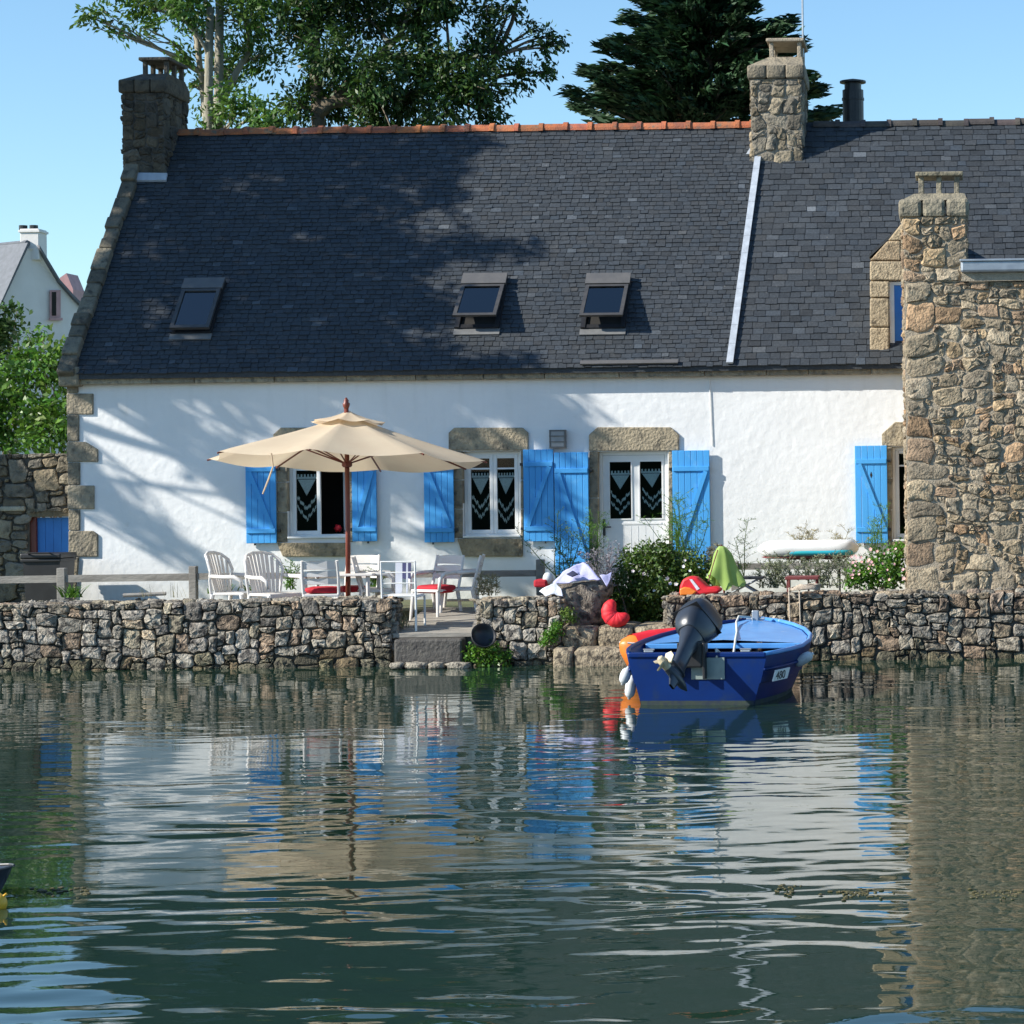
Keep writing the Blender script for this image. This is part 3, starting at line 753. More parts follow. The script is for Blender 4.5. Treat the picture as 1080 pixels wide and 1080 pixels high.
# door
def door():
    x0, x1, z0, z1 = DR; y = .10
    fr = MB(); fw = .055
    fr.rbox(x0+.003, x0+fw, y, y+.09, z0, z1-.003, .008); fr.rbox(x1-fw, x1-.003, y, y+.09, z0, z1-.003, .008)
    fr.box(x0+fw, x1-fw, y+.003, y+.087, z1-fw, z1-.004)
    d = fr.build('door', M['white'], house)
    gx = [(PX(642, 517, 0), PX(664.5, 517, 0)), (PX(674, 517, 0), PX(697, 517, 0))]
    gz0, gz1 = PZ(668, 547, 0), PZ(668, 487, 0)
    mb = MB(); hs = [(a, b, gz0, gz1) for a, b in gx]
    xa, xb = x0+fw+.004, x1-fw-.004
    wall_cells(mb, xa, xb, z0+.02, z1-fw-.003, hs, y+.02, .04)
    zz = gz0-.06
    mb.box(xa+.06, xb-.06, y+.012, y+.0195, zz-.03, zz)                 # mid rail moulding
    for k in range(1, 7):
        xx = xa+.08+(xb-xa-.16)*k/7
        mb.box(xx-.002, xx+.002, y+.0172, y+.0195, z0+.2, zz-.05)
    for a, b in gx:
        t = .018
        mb.box(a-t, a, y+.008, y+.0195, gz0-t, gz1+t); mb.box(b, b+t, y+.008, y+.0195, gz0-t, gz1+t)
        mb.box(a, b, y+.008, y+.0195, gz0-t, gz0); mb.box(a, b, y+.008, y+.0195, gz1, gz1+t)
    mb.build('door_leaf', M['white'], d)
    for a, b in gx:
        p = MB(); p.box(a, b, y+.035, y+.041, gz0, gz1); p.build('pane', M['glass'], d)
        cu = MB(); chevrons(cu, a+.01, b-.01, gz0, gz1-.08, y+.048); cu.build('curtain', M['lace'], d)
    hx = PX(636, 556, 0); hz = PZ(636, 556, 0)
    hd = MB(); hd.rbox(hx-.02, hx+.02, y-.002, y+.018, hz-.13, hz+.12, .006); hd.tube([(hx, y, hz), (hx, y-.045, hz), (hx+.11, y-.045, hz)], .011, 8)
    hd.build('door_handle', M['black'], d)
    st = MB(); st.rbox(x0-.25, x1+.2, -.45, -.06, .55, .68, .02); st.build('doorstep', M['granite'], house)
door()

# shutters
def shutter(px0, px1, py0, py1, diag, label=None, swing=0.0, hole=False):
    xm, ym = (px0+px1)/2, (py0+py1)/2
    x0, x1, z0, z1 = PX(px0, ym, -.08), PX(px1, ym, -.08), PZ(xm, py1, -.08), PZ(xm, py0, -.08)
    mb = MB(); n = max(4, round((x1-x0)/.09)); wd = (x1-x0)/n
    y0, y1 = -.078, -.046
    for i in range(n): mb.rbox(x0+i*wd+.0012, x0+(i+1)*wd-.0012, y0, y1, z0, z1, .006)
    h = z1-z0; bz = (z0+h*.14, z1-h*.16) if h < 1.5 else (z0+h*.12, z1-h*.15)
    for z in bz: mb.rbox(x0+.01, x1-.01, y0-.022, y0-.0005, z-.035, z+.035, .006)
    xa, xb = (x0+.06, x1-.06) if diag > 0 else (x1-.06, x0+.06)
    dz = Vector((xb-xa, 0, bz[1]-bz[0]-.075)); dn = dz.normalized(); pr = Vector((-dn.z, 0, dn.x))*.032
    A = Vector((xa, y0-.0215, bz[0]+.038)); B = A+dz
    mb.prism([A-pr, A+pr, B+pr, B-pr], (0, .021, 0))
    o = mb.build('shutter', M['shutter'], house)
    side = x0 if diag > 0 else x1; sg = -1 if diag > 0 else 1
    for z in bz:
        hg = MB(); hg.box(min(side, side+sg*.05), max(side, side+sg*.05), -.07, -.001, z-.02, z+.02); hg.build('hinge', M['black'], o)
    hg = MB(); hg.box(x0+.12 if sg > 0 else x1-.14, x0+.14 if sg > 0 else x1-.12, -.10, -.06, z0-.03, z0-.001); hg.build('catch', M['black'], o)
    if hole:
        k = MB(); xm_ = (x0+x1)/2; zc = z1-h*.30
        k.prism([(xm_-.018, y0-.003, zc), (xm_, y0-.003, zc-.05), (xm_+.018, y0-.003, zc), (xm_, y0-.003, zc+.05)], (0, .0025, 0)); k.build('cut_out_shade', M['interior_shade'], o)  # dark diamond plate on the boards, the hole's shade as colour
    return o
shutter(259, 291, 480, 573, -1); shutter(371, 397, 479, 571, 1)
shutter(447, 478.5, 479, 572, -1); shutter(552, 584, 474, 571, 1)
shutter(585, 621, 477, 606, -1); shutter(709.5, 749, 475, 604, 1)
shutter(902, 936, 470, 573, -1, hole=True)

# wall lamp and downpipe line
lm = MB(); xa, xb = PX(581, 463, 0), PX(597, 463, 0); za, zb = PZ(589, 472, 0), PZ(589, 454, 0)
lm.rbox(xa, xb, -.10, -.002, za, zb, .02)
lo = lm.build('wall_lamp', M['lampglass'], house)
l2 = MB()
for k in range(4):
    z = za+(zb-za)*k/3; l2.box(xa-.008, xb+.008, -.108, -.001, z-.008, z+.008)
l2.box(xa-.006, xa+.01, -.106, -.0015, za, zb); l2.box(xb-.01, xb+.006, -.106, -.0015, za, zb)
l2.build('lamp_grille', M['greymetal'], lo)
cb = MB(); cb.tube([P(748, 398, -.012), P(751, 470, -.012)], .006, 6); cb.build('wall_cable', M['white'], house)

# chimneys
def chimney(parent, x0, x1, y0, y1, z0, zs, zt, xc0, xc1, zpot, dark, seed, stone='granite', pal=PAL_CHIM, faces=True):
    ch = MB()
    core = MB(); core.box(x0+.004, x1-.004, y0+.006, y1-.006, z0, zs)
    sz = ((2, 2), (3, 2), (4, 2), (3, 3), (4, 3), (2, 1), (2, 3), (5, 3))
    br = (.55*dark, 1.2*dark)
    rubble(ch, (x0, y0+.03, z0), (1, 0, 0), (0, 0, 1), (0, -1, 0), x1-x0, zs-z0, .09, sz, .05, .010, (4, 7), .04, None, pal, seed, br)
    rubble(ch, (x1-.03, y0, z0), (0, 1, 0), (0, 0, 1), (1, 0, 0), y1-y0, zs-z0, .09, sz, .05, .010, (4, 7), .04, None, pal, seed+1, br)
    rubble(ch, (x0+.03, y1, z0), (0, -1, 0), (0, 0, 1), (-1, 0, 0), y1-y0, zs-z0, .09, sz, .05, .010, (4, 7), .04, None, pal, seed+2, br)
    # crown: overhanging course then a sloped shoulder
    e = .05; zc = zs+.22
    t = (.95*dark, .93*dark, .88*dark)
    n = 3
    rg = random.Random(seed)
    for i in range(n):
        a, b = x0-e+(x1-x0+2*e)*i/n, x0-e+(x1-x0+2*e)*(i+1)/n-.004
        k = rg.uniform(.8, 1.15); ch.rbox(a, b, y0-e, y1+e, zs, zc, .035, tuple(c*k for c in t))
    B0 = [(x0-e+.02, y0-e+.02, zc-.01), (x1+e-.02, y0-e+.02, zc-.01), (x1+e-.02, y1+e-.02, zc-.01), (x0-e+.02, y1+e-.02, zc-.01)]
    yc0, yc1 = y0+.16, y1-.16
    B1 = [(xc0, yc0, zt), (xc1, yc0, zt), (xc1, yc1, zt), (xc0, yc1, zt)]
    ch.add(B0+B1, [(0, 1, 5, 4), (1, 2, 6, 5), (2, 3, 7, 6), (3, 0, 4, 7), (4, 5, 6, 7)], t)
    o = ch.build('chimney', M[stone], parent, smooth=False)
    smooth_by_angle(o, 50)
    core.build('chimney_core', M['darkmortar' if dark < .8 else 'greymortar'], o)
    cp = MB(); k = (1.0*dark,)*3; pw = .085
    for (a, b) in ((xc0, xc0+pw), (xc1-pw, xc1)):
        for (c, d) in ((yc0, yc0+pw), (yc1-pw, yc1), ((yc0+yc1)/2-pw/2, (yc0+yc1)/2+pw/2)):
            cp.rbox(a+.01, b-.01, c, d, zt-.03, zpot-.055, .012, k)
    cp.rbox(xc0-.04, xc1+.04, yc0-.05, yc1+.05, zpot-.055, zpot, .015, k)
    cp.build('chimney_cap', M['granite'] if dark < .8 or stone != 'granite' else M['mortar'], o)
    return o
yl = 2.75
chimney(house, PX(129, 130, yl), PX(173, 130, yl), yl, yl+1.15, 6.95, PZ(150, 98, yl), PZ(150, 78, yl+.15), PX(146, 70, yl), PX(174, 70, yl), PZ(160, 61, yl+.2), .34, 21)  # low dark factor: lichen plus the tree's shade put into the stone tint
l_ = MB(); l_.prism([roofpt(PX(141, 190, 2.6), 4.27, .02), roofpt(PX(175, 190, 2.6), 4.27, .02), roofpt(PX(175, 190, 2.6), 4.40, .05), roofpt(PX(141, 190, 2.6), 4.42, .05)], (0, -.02, .03))
l_.build('chimney_flashing', M['flash'], house)
yr = 2.85
chR = chimney(house, PX(792, 120, yr), PX(846, 120, yr), yr, yr+1.3, 7.2, PZ(820, 83, yr), PZ(820, 60, yr+.15), PX(810, 50, yr), PX(845, 50, yr), PZ(825, 41, yr+.2), .82, 31)
an = MB(); an.tube([P(847, 60, 3.6), P(846, -25, 3.6)], .018, 6); an.build('aerial_mast', M['zinc'], chR)
fl = MB(); yf = 4.15
p0 = P(900, 128, yf); p1 = P(900, 92, yf); rr = 11/63.0
fl.lathe([(rr, p0.z-.8), (rr, p1.z-.05), (rr*.8, p1.z-.05), (rr*.8, p1.z+.06), (rr*1.25, p1.z+.07), (rr*1.25, p1.z+.10), (.02, p1.z+.14)], (p0.x, yf, 0), 20)
fl.lathe([(rr+.012, p1.z-.22), (rr+.012, p1.z-.18)], (p0.x, yf, 0), 20)
fl.build('flue_pipe', M['black'], house)

# skylights
def skylight(px_, py_, wpx, opened, m_glass='skyglass'):
    Yg = None
    # find the depth at which the ray meets the roof plane
    Yv = 1.5
    for _ in range(30):
        z = PZ(px_, py_, Yv); Yv = Y_E+(z-Z_E)/TAN
    xc = PX(px_, py_, Yv); s_top = (Yv-Y_E)/CS; wd = wpx/F*(CD+Yv); Ls = 1.12
    def R(x, s, n): return roofpt(xc+x, s_top-s, n)
    def rb(mb, xa, xb, sa, sb, na, nb, M2=None):
        pts = []
        for n in (na, nb):
            for s in (sa, sb):
                for x in (xa, xb):
                    pts.append(R(x, s, n) if M2 is None else R(*M2(x, s, n)))
        mb.add(pts, [(0, 1, 3, 2), (4, 6, 7, 5), (0, 4, 5, 1), (2, 3, 7, 6), (0, 2, 6, 4), (1, 5, 7, 3)])
    h = wd/2; cas = MB()
    rb(cas, -h, h, 0, .10, .01, .085); rb(cas, -h, -h+.07, .10, Ls, .01, .075); rb(cas, h-.07, h, .10, Ls, .01, .075)
    rb(cas, -h+.07, h-.07, Ls-.07, Ls, .01, .06)
    o = cas.build('skylight', M['black'], house)
    rb_ = MB(); rb(rb_, -h+.07, h-.07, .10, Ls-.07, .024, .030); rb_.build('opening_shade', M['interior_shade'], o)  # dark plate just over the slates, painting the shade of the opening
    hood = MB(); rb(hood, -h-.005, h+.005, .0, .115, .087, .125); rb(hood, -h-.005, h+.005, .118, .235, .087, .135); hood.build('hood', M['greymetal'], o)
    ap = MB(); rb(ap, -h-.01, h+.01, Ls+.003, Ls+.12, .015, .035); ap.build('apron', M['applead'], o)
    a = math.radians(12 if opened else 2)
    s0 = .25
    def T(x, s, n):
        return (x, s0+(s-s0)*math.cos(a)+n*math.sin(a), .085+(s-s0)*math.sin(a)+n*math.cos(a))
    sa = MB(); sw = .055
    for (xa, xb, ya_, yb_) in ((-h+.01, -h+.01+sw, s0, Ls), (h-.01-sw, h-.01, s0, Ls), (-h+.01+sw, h-.01-sw, Ls-.06, Ls), (-h+.01+sw, h-.01-sw, s0, s0+.05)):
        rb(sa, xa, xb, ya_, yb_, 0, .05, T)
    sa.build('sash', M['darkframe'], o)
    gl = MB(); rb(gl, -h+.01+sw, h-.01-sw, s0+.05, Ls-.06, .015, .028, T); gl.build('pane', M['skyglass'], o)
    bl = MB(); rb(bl, -h+.01+sw, h-.01-sw, s0+.05, s0+.05+(.12 if opened else .1), -.02, -.012, T)
    bl.build('blind', M['applead'], o)
    return o
skylight(218, 299, 42, False); skylight(513, 294, 46, True); skylight(643, 294, 46, True)

# dormer
def dormer():
    y = -.035; rgd = random.Random(3)
    def blk(mb, a, b, c, d, k): stone_px(mb, [(a, d-.5), (b, d-.5), (b, c+.5), (a, c+.5)][::-1], y+rgd.uniform(-.015, .012), .20, (k*1.1, k*1.05, k*.95))
    mb = MB()
    for (c, d, k) in ((296, 314, 1.0), (314, 345, .92), (345, 378, 1.08)):
        blk(mb, 917.5, 938, c, d, k); blk(mb, 1000, 1020, c, d, k)
    blk(mb, 917.5, 1020, 275, 296, 1.0); blk(mb, 919, 1018, 378, 388, .85)
    stone_px(mb, [(917.5, 274.6), (950, 274.6), (950, 254), (936, 254)][::-1], y, .20, (1.0, .9, .78))
    stone_px(mb, [(950.6, 274.6), (1020, 274.6), (1001, 254), (950.6, 254)][::-1], y, .20, (.95, .9, .8))
    stone_px(mb, [(936.5, 253.6), (1000, 253.6), (985, 234), (952, 234)][::-1], y, .20, (1.05, .98, .85))
    o = mb.build('dormer', M['wingstone'], house); md = o.modifiers.new('worn', 'BEVEL'); md.width = .022; md.segments = 2; md.limit_method = 'ANGLE'
    ap = P(969, 224, .2); el = P(917.5, 272, .2); er = P(1020, 272, .2); bl = P(917.5, 385, .2); br = P(1020, 385, .2)
    sd = MB()
    sd.prism([(el.x+.01, .21, roof_z(.21)-.3), (el.x+.01, .21, el.z), (el.x+.01, (el.z-Z_E)/TAN+Y_E, el.z)], (.1, 0, 0)); sd.build('side_wall', M['mortar'], o)
    rf = MB()
    yb_ = (ap.z-Z_E)/TAN+Y_E+.2
    for e, s in ((el, -1), (er, 1)):
        ye = (e.z-Z_E)/TAN+Y_E+.1
        rf.prism([(ap.x, .12, ap.z+.0), (e.x+s*.01, .12, e.z-.0), (e.x+s*.01, ye, e.z), (ap.x, yb_, ap.z)], (0, 0, .05))
    rf.build('dormer_roof', M['slate'], o)
    wn = MB(); h = (PX(938.3, 335, 0), PX(999.6, 335, 0), PZ(969, 377.5, 0), PZ(969, 296.5, 0))
    wn.box(h[0], h[0]+.07, .06, .14, h[2], h[3]); wn.box(h[1]-.07, h[1], .06, .14, h[2], h[3])
    wn.box(h[0]+.07, h[1]-.07, .063, .137, h[2], h[2]+.08); wn.box(h[0]+.07, h[1]-.07, .063, .137, h[3]-.05, h[3])
    wo = wn.build('window', M['white'], o)
    pn = MB(); pn.box(h[0]+.07, h[1]-.07, .09, .11, h[2]+.08, h[3]-.05); pn.build('shutter_panel', M['bluepaint'], wo)
dormer()

# ---------------------------------------------------------------- stone wing at the right
YW = -4.25
xw0 = PX(955.5, 500, YW); xw1 = 3.6
wing = thing('stone_house', 'ochre rubble stone wing with its own chimney at the right edge', 'house', ((xw0+xw1)/2, YW/2, .6))
ztop = PZ(1040, 297, YW)
wm = MB()
zb_ = 0.80
SZ = ((2, 2), (3, 2), (4, 2), (3, 3), (2, 1), (3, 1), (4, 3), (2, 2), (1, 1), (3, 2), (5, 3))
rubble(wm, (xw0, YW+.03, zb_), (1, 0, 0), (0, 0, 1), (0, -1, 0), xw1-xw0, ztop-zb_, .074, SZ, .055, .014, (3.2, 6), .055, None, PAL_WING, 61, (.62, 1.2), quoin=(4, 6, 5, 7))
rubble(wm, (xw0+.03, -.02, zb_), (0, -1, 0), (0, 0, 1), (-1, 0, 0), -YW-.05, ztop-zb_, .072, SZ, .05, .014, (3.2, 6), .055, None, PAL_WING, 62, (.62, 1.2))
xc1 = PX(1019, 250, YW); zsh = PZ(985, 229, YW)
rubble(wm, (xw0, YW+.03, ztop+.003), (1, 0, 0), (0, 0, 1), (0, -1, 0), xc1-xw0, zsh-ztop, .085, SZ, .055, .012, (3.2, 6), .05, None, PAL_WING, 63, (.62, 1.2))
rubble(wm, (xc1-.03, YW, ztop+.003), (0, 1, 0), (0, 0, 1), (1, 0, 0), .75, zsh-ztop, .085, SZ, .05, .012, (3.2, 6), .05, None, PAL_WING, 64, (.5, 1.0))
rubble(wm, (xw0+.03, YW+.75, ztop+.003), (0, -1, 0), (0, 0, 1), (-1, 0, 0), .75, zsh-ztop, .085, SZ, .05, .012, (3.2, 6), .05, None, PAL_WING, 65, (.6, 1.1))
smooth_by_angle(wm.build('wall', M['wingstone'], wing), 38)
core = MB(); core.box(xw0+.008, xw1-.02, YW+.006, -.01, .4, ztop-.005); core.build('wall_core', M['mortar'], wing)
chm = MB()
for i in range(3):
    a = xw0-.05+(xc1-xw0+.10)*i/3; b = xw0-.05+(xc1-xw0+.10)*(i+1)/3-.006; k = (.95, 1.1, 1.0)[i]
    chm.rbox(a, b, YW-.05, YW+.80, zsh, zsh+.24, .05, (k*.85, k*.85, k*.8))
zc = zsh+.24
xa, xb = PX(968, 205, YW), PX(1013, 205, YW)
B0 = [(xw0-.02, YW-.02, zc-.02), (xc1+.02, YW-.02, zc-.02), (xc1+.02, YW+.77, zc-.02), (xw0-.02, YW+.77, zc-.02)]
B1 = [(xa-.05, YW+.1, zc+.08), (xb+.05, YW+.1, zc+.08), (xb+.05, YW+.65, zc+.08), (xa-.05, YW+.65, zc+.08)]
chm.add(B0+B1, [(0, 1, 5, 4), (1, 2, 6, 5), (2, 3, 7, 6), (3, 0, 4, 7), (4, 5, 6, 7)], (.8, .8, .75))
co = chm.build('chimney', M['granite'], wing)
cc = MB(); cc.box(xw0+.008, xc1-.008, YW+.006, YW+.74, ztop, zsh+.01); cc.build('chimney_core', M['mortar'], co)
cc = MB(); zp = PZ(990, 181, YW+.1)
for a in (xa+.01, (xa+xb)/2-.035, xb-.08):
    for c in (YW+.14, YW+.54): cc.rbox(a, a+.07, c, c+.07, zc+.06, zp-.05, .01, (.85, .85, .8))
cc.rbox(xa-.03, xb+.04, YW+.08, YW+.68, zp-.055, zp, .02, (.8, .8, .72)); cc.build('chimney_cap', M['granite'], co)
gt = MB(); xg = PX(1013, 280, YW-.1); zg0, zg1 = PZ(1045, 287, YW-.1), PZ(1045, 274, YW-.1)
gt.rbox(xg, xw1, YW-.14, YW+.01, zg0, zg1, .03); gt.rbox(xg-.01, xw1, YW-.16, YW-.12, zg1-.02, zg1+.01, .01); gt.build('gutter', M['zinc'], wing)
fs_ = MB(); fs_.box(xg+.015, xw1, YW-.06, YW-.005, ztop+.004, zg0-.002); fs_.build('fascia_board', M['mortar'], wing)
fr_ = MB(); fr_.prism([(xc1+.01, YW+.02, zg1-.06), (xc1+.01, -.05, zg1+.30), (xc1+.01, -.05, zg1-.10), (xc1+.01, YW+.02, zg1-.10)], (xw1-xc1-.02, 0, 0)); fr_.build('roof', M['zinc'], wing)

# ---------------------------------------------------------------- vegetation helpers
def rand_unit(rg, n):
    v = rg.normal(size=(n, 3)); return v/np.linalg.norm(v, axis=1, keepdims=True)
def leaf_cards(name, C, S, m, parent, tint, asp=.45, seed=0, direc=None, upw=0.3, off=Vector((0, 0, 0))):
    rg = np.random.default_rng(seed); n = len(C)
    a = rand_unit(rg, n)
    if direc is not None: a = a*.55+direc; a /= np.linalg.norm(a, axis=1, keepdims=True)
    nn = rand_unit(rg, n); nn[:, 2] += upw; nn -= a*np.sum(a*nn, 1, keepdims=True); nn /= np.linalg.norm(nn, axis=1, keepdims=True)+1e-9
    b = np.cross(nn, a)
    S = S[:, None]
    cup = nn*S*.10
    V = np.stack([C-a*S*.5, C+b*S*asp*.5+cup, C+a*S*.5, C-b*S*asp*.5+cup], 1).reshape(-1, 3)
    Fq = np.arange(4*n).reshape(-1, 4)
    T = np.repeat(tint, 4, 0)
    return np_mesh(name, V, Fq, m, T, parent, off)
def clump_points(rg, c, r, nspray, per, spread, shell=.45):
    "leaf sprays scattered through an ellipsoid, denser to its outside"
    d = rand_unit(rg, nspray); q = rg.random(nspray)**shell
    base = np.array(c)+d*np.array(r)*q[:, None]
    out = np.repeat(base, per, 0)+rg.normal(size=(nspray*per, 3))*spread
    dirs = np.repeat(d*.8+np.array([0, 0, -.35])+rg.normal(size=(nspray, 3))*.45, per, 0)
    return out, dirs
def tints(rg, n, per, lo, hi, warm=.12):
    k = rg.uniform(lo, hi, n//per); k = np.repeat(k, per)[:n]*rg.uniform(.85, 1.15, n)
    w = np.repeat(rg.normal(0, warm, n//per), per)[:n]
    return np.clip(np.c_[k*(1+w), k, k*(1-w*.6)], .05, 3)
def limb(mb, a, b, r0, r1, rg, n=7, wob=.06, sag=0):
    a, b = Vector(a), Vector(b); L = (b-a).length; pts = []; rs = []
    o1, o2 = [Vector((rg.uniform(-1, 1), rg.uniform(-1, 1), rg.uniform(-.4, .4)))*L*wob for _ in range(2)]
    for i in range(n):
        t = i/(n-1); p = a.lerp(b, t)+o1*math.sin(math.pi*t)+o2*math.sin(2*math.pi*t)+Vector((0, 0, sag*math.sin(math.pi*t)*L))
        pts.append(p); rs.append(r0+(r1-r0)*t)
    mb.tube(pts, rs, 7); return pts

def tree(name, label, clumps, base, trunks, leafm, barkm, seed, leaf=.16, dens=1.0, group=None, lo=.6, hi=1.35, spread=.16, asp=.42, per=9, thin=1.0):
    "clumps: (centre, radius xyz); trunks: list of (base, top, r0, r1); every clump hangs on a limb from its nearest trunk"
    rg = np.random.default_rng(seed); rr = random.Random(seed)
    root = thing(name, label, 'tree', base, group)
    tb = MB(); tp = []
    for (a, b, r0, r1) in trunks: tp.append(limb(tb, a, b, r0, r1, rr, 12, .012))
    Cs, Ds, n = [], [], 0
    for (c, r) in clumps:
        c = Vector(c); best = None
        for pts in tp:
            for p in pts[3:]:
                d = (p-c).length + max(0, p.z-c.z+.3)*2.0
                if best is None or d < best[0]: best = (d, p)
        R = max(r); rad = (.020+.022*min(2.5, R)+.010*min(6, best[0]))*thin
        pts = limb(tb, best[1], c, rad, .015, rr, 7, .05, .04)
        for _ in range(int(3+3*R)):
            e = c+Vector((rr.gauss(0, .55)*r[0], rr.gauss(0, .55)*r[1], rr.gauss(0, .45)*r[2])); limb(tb, pts[rr.choice((3, 4, 5))], e, .018, .006, rr, 5, .08)
        ns = int(dens*210*(r[0]*r[1]*r[2])**(2/3)/(leaf/.16)**1.6)
        o, d = clump_points(rg, c, r, max(6, ns), per, spread)
        Cs.append(o); Ds.append(d)
    C = np.concatenate(Cs); D = np.concatenate(Ds)
    tb.build('trunk', barkm, root, smooth=True)
    S = leaf*rg.uniform(.65, 1.3, len(C))
    leaf_cards('crown', C, S, leafm, root, tints(rg, len(C), per, lo, hi), asp, seed, D)
    return root, len(C)

# broadleaf trees behind the cottage
YT = 9.0
def PT(px, py, dy=0): return tuple(P(px, py, YT+dy))
def cl(px, py, rpx, dy=0, sy=1.0, sx=1.0):
    r = rpx/F*(CD+YT+dy); return (PT(px, py, dy), (r*sx, r*1.15, r*sy))
gz = .6
A = [cl(100, 20, 15, 0, .7, 1.3), cl(125, 34, 13, .3, .6), cl(150, 8, 24, .5, .7), cl(160, 33, 9), cl(190, 8, 26, -.5), cl(215, 30, 22, 1.0), cl(190, 62, 14, .2, 1.2), cl(205, 88, 12, .5, 1.0),
     cl(212, 112, 10, 1), cl(240, 70, 24, 2), cl(245, 110, 22, -.6), cl(270, 118, 22, -.8), cl(258, 15, 36, 0), cl(230, 128, 16, 0), cl(275, 60, 26, 1.2), cl(290, 128, 24, -1), cl(290, -30, 60, 1), cl(180, -30, 45, 0), cl(115, -8, 22, .5, .6)]
B = [cl(320, 20, 36, 0), cl(350, 58, 34, -.5), cl(385, 15, 40, .5), cl(350, 105, 34, .5), cl(395, 85, 36, -.8), cl(395, 122, 30, 0), cl(315, 112, 22, 0), cl(440, 60, 34, 0), cl(470, 82, 32, -.4), cl(430, 110, 32, .3),
     cl(468, 118, 30, -.5), cl(500, 55, 22, .4), cl(520, 40, 17, 0), cl(512, 15, 16, 0, .9), cl(535, 8, 12), cl(500, 85, 24, -.5), cl(522, 72, 14, .2, .6), cl(548, 72, 15, .2, .7), cl(574, 76, 13, .4, .7), cl(553, 88, 9, .4), cl(560, 32, 7), cl(578, 38, 10, 0, .8),
     cl(590, 46, 8, 0, .8), cl(575, 50, 6), cl(440, 20, 26, .6), cl(470, 10, 20, 0), cl(510, 108, 16, .4), cl(530, 98, 8), cl(520, 128, 16, 0), cl(450, -30, 60, 0), cl(350, -40, 60, 0), cl(560, -40, 30, 0)]
tree('broadleaf_tree', 'tall leafy tree with pale forked trunks behind the left end of the roof', A, (*PT(240, 300)[:2], gz),
     [((PT(238, 300)[0], YT, gz), PT(222, 8), .17, .07), ((PT(238, 300)[0]+.1, YT+.1, gz), PT(232, 2, .3), .16, .08), (PT(232, 110, .3), PT(262, 55, .5), .09, .05), ((PT(238, 300)[0]+.25, YT+.2, gz), PT(205, 25, .5), .14, .05)],
     M['leafmid'], M['palebark'], 101, .135, .62, 'leafy trees behind the roof', .6, 1.7, .10, .40, 14)
tree('broadleaf_tree', 'spreading dark leafy tree behind the middle of the orange ridge', B, (*PT(345, 300)[:2], gz),
     [((PT(345, 300)[0], YT, gz), PT(331, 20), .26, .10), (PT(335, 120), PT(420, 40, .2), .14, .06), (PT(340, 110), PT(470, 95, .3), .12, .05), (PT(400, 60, .2), PT(520, 60, .2), .08, .03)],
     M['leafdark'], M['bark'], 103, .135, .85, 'leafy trees behind the roof', .5, 1.6, .10, .40, 14)

# conifer behind the ridge
def conifer(label, px, base_py, top_py, Y, tiers, seed):
    rg = np.random.default_rng(seed); rr = random.Random(seed)
    b = P(px, base_py, Y); top = P(px, top_py, Y); k = (CD+Y)/F
    root = thing('conifer_tree', label, 'tree', (b.x, Y, gz))
    tb = MB(); limb(tb, (b.x, Y, gz), tuple(top), .38, .05, rr, 12, .004)
    C, D, S = [], [], []
    for (py, half) in tiers:
        z0 = P(px, py, Y).z; R = half*k
        nb = 11
        for i in range(nb):
            az = 2*math.pi*(i+rr.random()*.8)/nb; ln = R*rr.uniform(.58, 1.12)*(1.0 if abs(math.cos(az)) > .6 else .8)
            rise = rr.uniform(.0, .20)*ln
            end = Vector((b.x+math.cos(az)*ln, Y+math.sin(az)*ln, z0+rise+rr.uniform(-.12, .12)))
            st = Vector((b.x, Y, z0-.25*ln*.3))
            pts = limb(tb, st, end, .05+.01*ln, .012, rr, 7, .03, -.05)
            nsp = int(20+24*ln)
            for _ in range(nsp):
                t = rr.uniform(.22, 1.0)**.8; j = t*6; i0 = min(5, int(j)); p = pts[i0].lerp(pts[i0+1], j-i0)
                w = .36*ln*(1.08-t)*.55+.05
                side = rr.uniform(-1, 1)
                q = p+Vector((-math.sin(az)*side*w, math.cos(az)*side*w, rr.gauss(0, .05)+.05))
                for m_ in range(7):
                    C.append((q.x+rr.gauss(0, .09), q.y+rr.gauss(0, .09), q.z+rr.gauss(0, .028)))
                    D.append((math.cos(az)*.9-math.sin(az)*side*.5, math.sin(az)*.9+math.cos(az)*side*.5, .12+rr.gauss(0, .16))); S.append(rr.uniform(.16, .36))
    C = np.array(C); D = np.array(D); S = np.array(S)
    tb.build('trunk', M['bark'], root, smooth=True)
    leaf_cards('crown', C, S, M['conifer'], root, tints(rg, len(C), 7, .6, 1.7, .1), .26, seed, D*1.6, .8)
    return len(C)
tiers = [(-40, 14), (-20, 30), (-2, 52), (14, 72), (32, 92), (52, 108), (72, 126), (94, 142), (114, 158), (130, 162)]
conifer('dark layered conifer rising behind the ridge next to the right chimney', 745, 300, -70, 13.0, tiers, 201)

